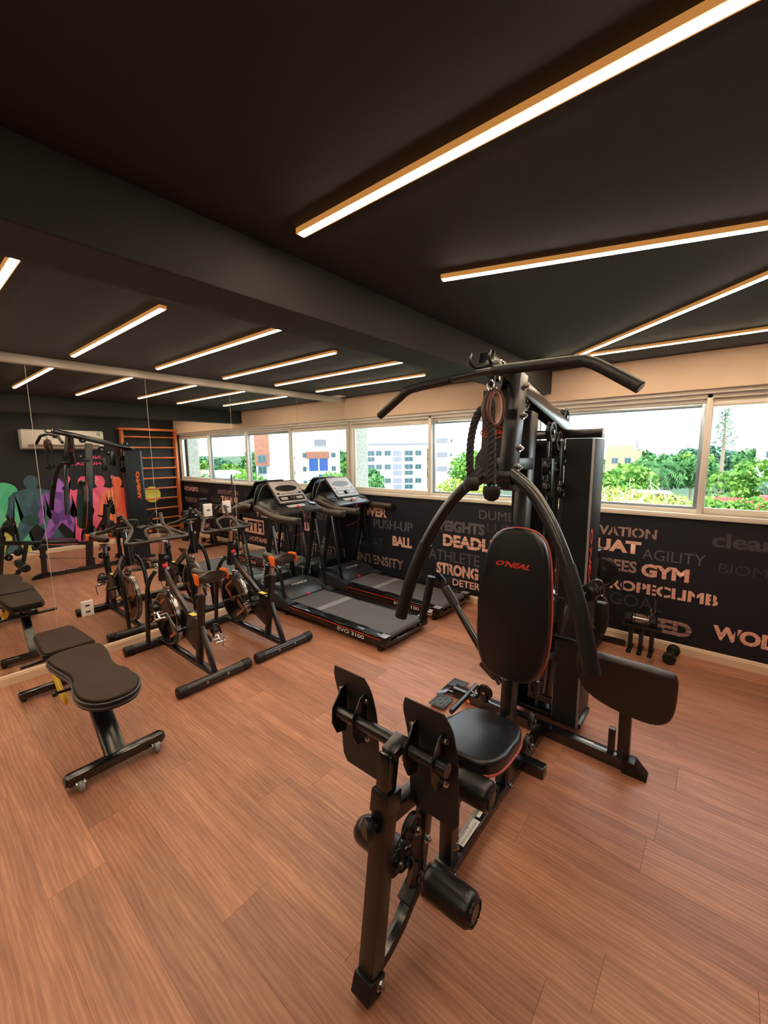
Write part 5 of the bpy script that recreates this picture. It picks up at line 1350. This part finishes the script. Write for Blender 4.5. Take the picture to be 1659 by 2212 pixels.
# (front edges run left to right seen from the gym window)
def bl(label, A, Bp, z1, wall, depth=9):
    return building('apartment_building', label, 'building', (A[0], A[1]), (Bp[0], Bp[1]), GZ, z1, depth, wall)
bE, add = bl('white block with a red brick stair tower, seen in the mirror', (44.6, 35.6), (48.8, 30.6), 2.1, WHT)
add('brick_tower', 4.6, -11-GZ, 2.0, 3.0+11.2, BRK, .6, th=1.2)
for v in (8.0, 9.8, 11.4): add('window', 5.0, v-11-0, 1.2, 1.1, GRYB, .68, TEAL)
for v in (-1.4, .8): add('window', 1.0, v, .5, .5, GRYB, .05, TEAL)
bF, add = bl('white apartment block with blue glazed stairwell, seen in the mirror', (52.2, 50.8), (57.4, 44.0), 2.9, WHT)
for u in (.8, 6.2, 7.4):
    for v in (-4.2, -1.6, .9): add('window', u, v, .8, .9, GRYB, .05, TEAL)
add('blue_glazing', 2.4, -4.6, 1.6, 2.4, BLU, .1); add('blue_glazing', 2.3, -1.5, 1.5, 2.2, BLU, .1); add('blue_glazing', 4.1, -1.5, 1.6, 2.2, BLU, .1)
add('brick_band', 2.0, .8, 4.2, 1.2, BRK, .3, th=.5); add('roof_block', 2.4, 2.6, 2.2, 1.6, GRYB, -.5, th=2)
bG, add = bl('low white house with pale roof, seen in the mirror left pane', (56.5, 27.5), (58.5, 20.0), -1.4, WHT)
add('orange_roof', -.3, -1.5, 8.0, .8, mat('orange roof', (226, 150, 110), .8), .4, th=1.5); add('window', 2, -3.4, 1, 1, GRYB, .05, TEAL)
bH, add = bl('white low building beyond the trees, seen in the mirror', (43, 24.6), (45, 20.6), -.6, WHT)
add('window', 1, -2.2, .9, .9, GRYB, .05, TEAL); add('window', 2.6, -2.2, .9, .9, GRYB, .05, TEAL)
# cars
def car(loc, rz, label, body):
    o = thing('car', label, 'car', loc, rz)
    MB().prism([(-2.0, .25), (2.0, .25), (2.05, .6), (1.9, .85), (1.1, .95), (.6, 1.4), (-1.0, 1.42), (-1.6, 1.0), (-2.0, .9)], (0, -.8, 0), (1, 0, 0), (0, 0, 1), (0, 1, 0), 1.6, bev=.08).build('car_body', body, o)
    MB().prism([(.95, .98), (.55, 1.34), (-.95, 1.36), (-1.4, 1.0)], (0, -.815, 0), (1, 0, 0), (0, 0, 1), (0, 1, 0), 1.63).build('car_windows', GLOSS, o, smooth=False)
    for x in (-1.25, 1.3):
        for s in (-.82, .65): MB().cyl((x, s, .32), (x, s+.17, .32), .32, 18).build('wheel', RUBBER, o)
car((5.5, 45.6, -4.4), .1, 'silver car parked behind the red roof', SILVERP); 
car((.9, 22.5, -2.0), .2, 'white car half hidden behind the shrub twigs', WHITEPL)
tag(MB().box((4.8, 47.5, (GZ-4.42)/2), (30, 9, -4.42-GZ)).build('raised_lot', GRYB, smooth=False), 'grey parking terrace behind the red roofed house', 'terrace')
tag(MB().box((.6, 22.8, (GZ-2.02)/2), (5.2, 3.0, -2.02-GZ)).build('raised_lot', GRYB, smooth=False), 'grey parking terrace behind the twiggy shrub', 'terrace')
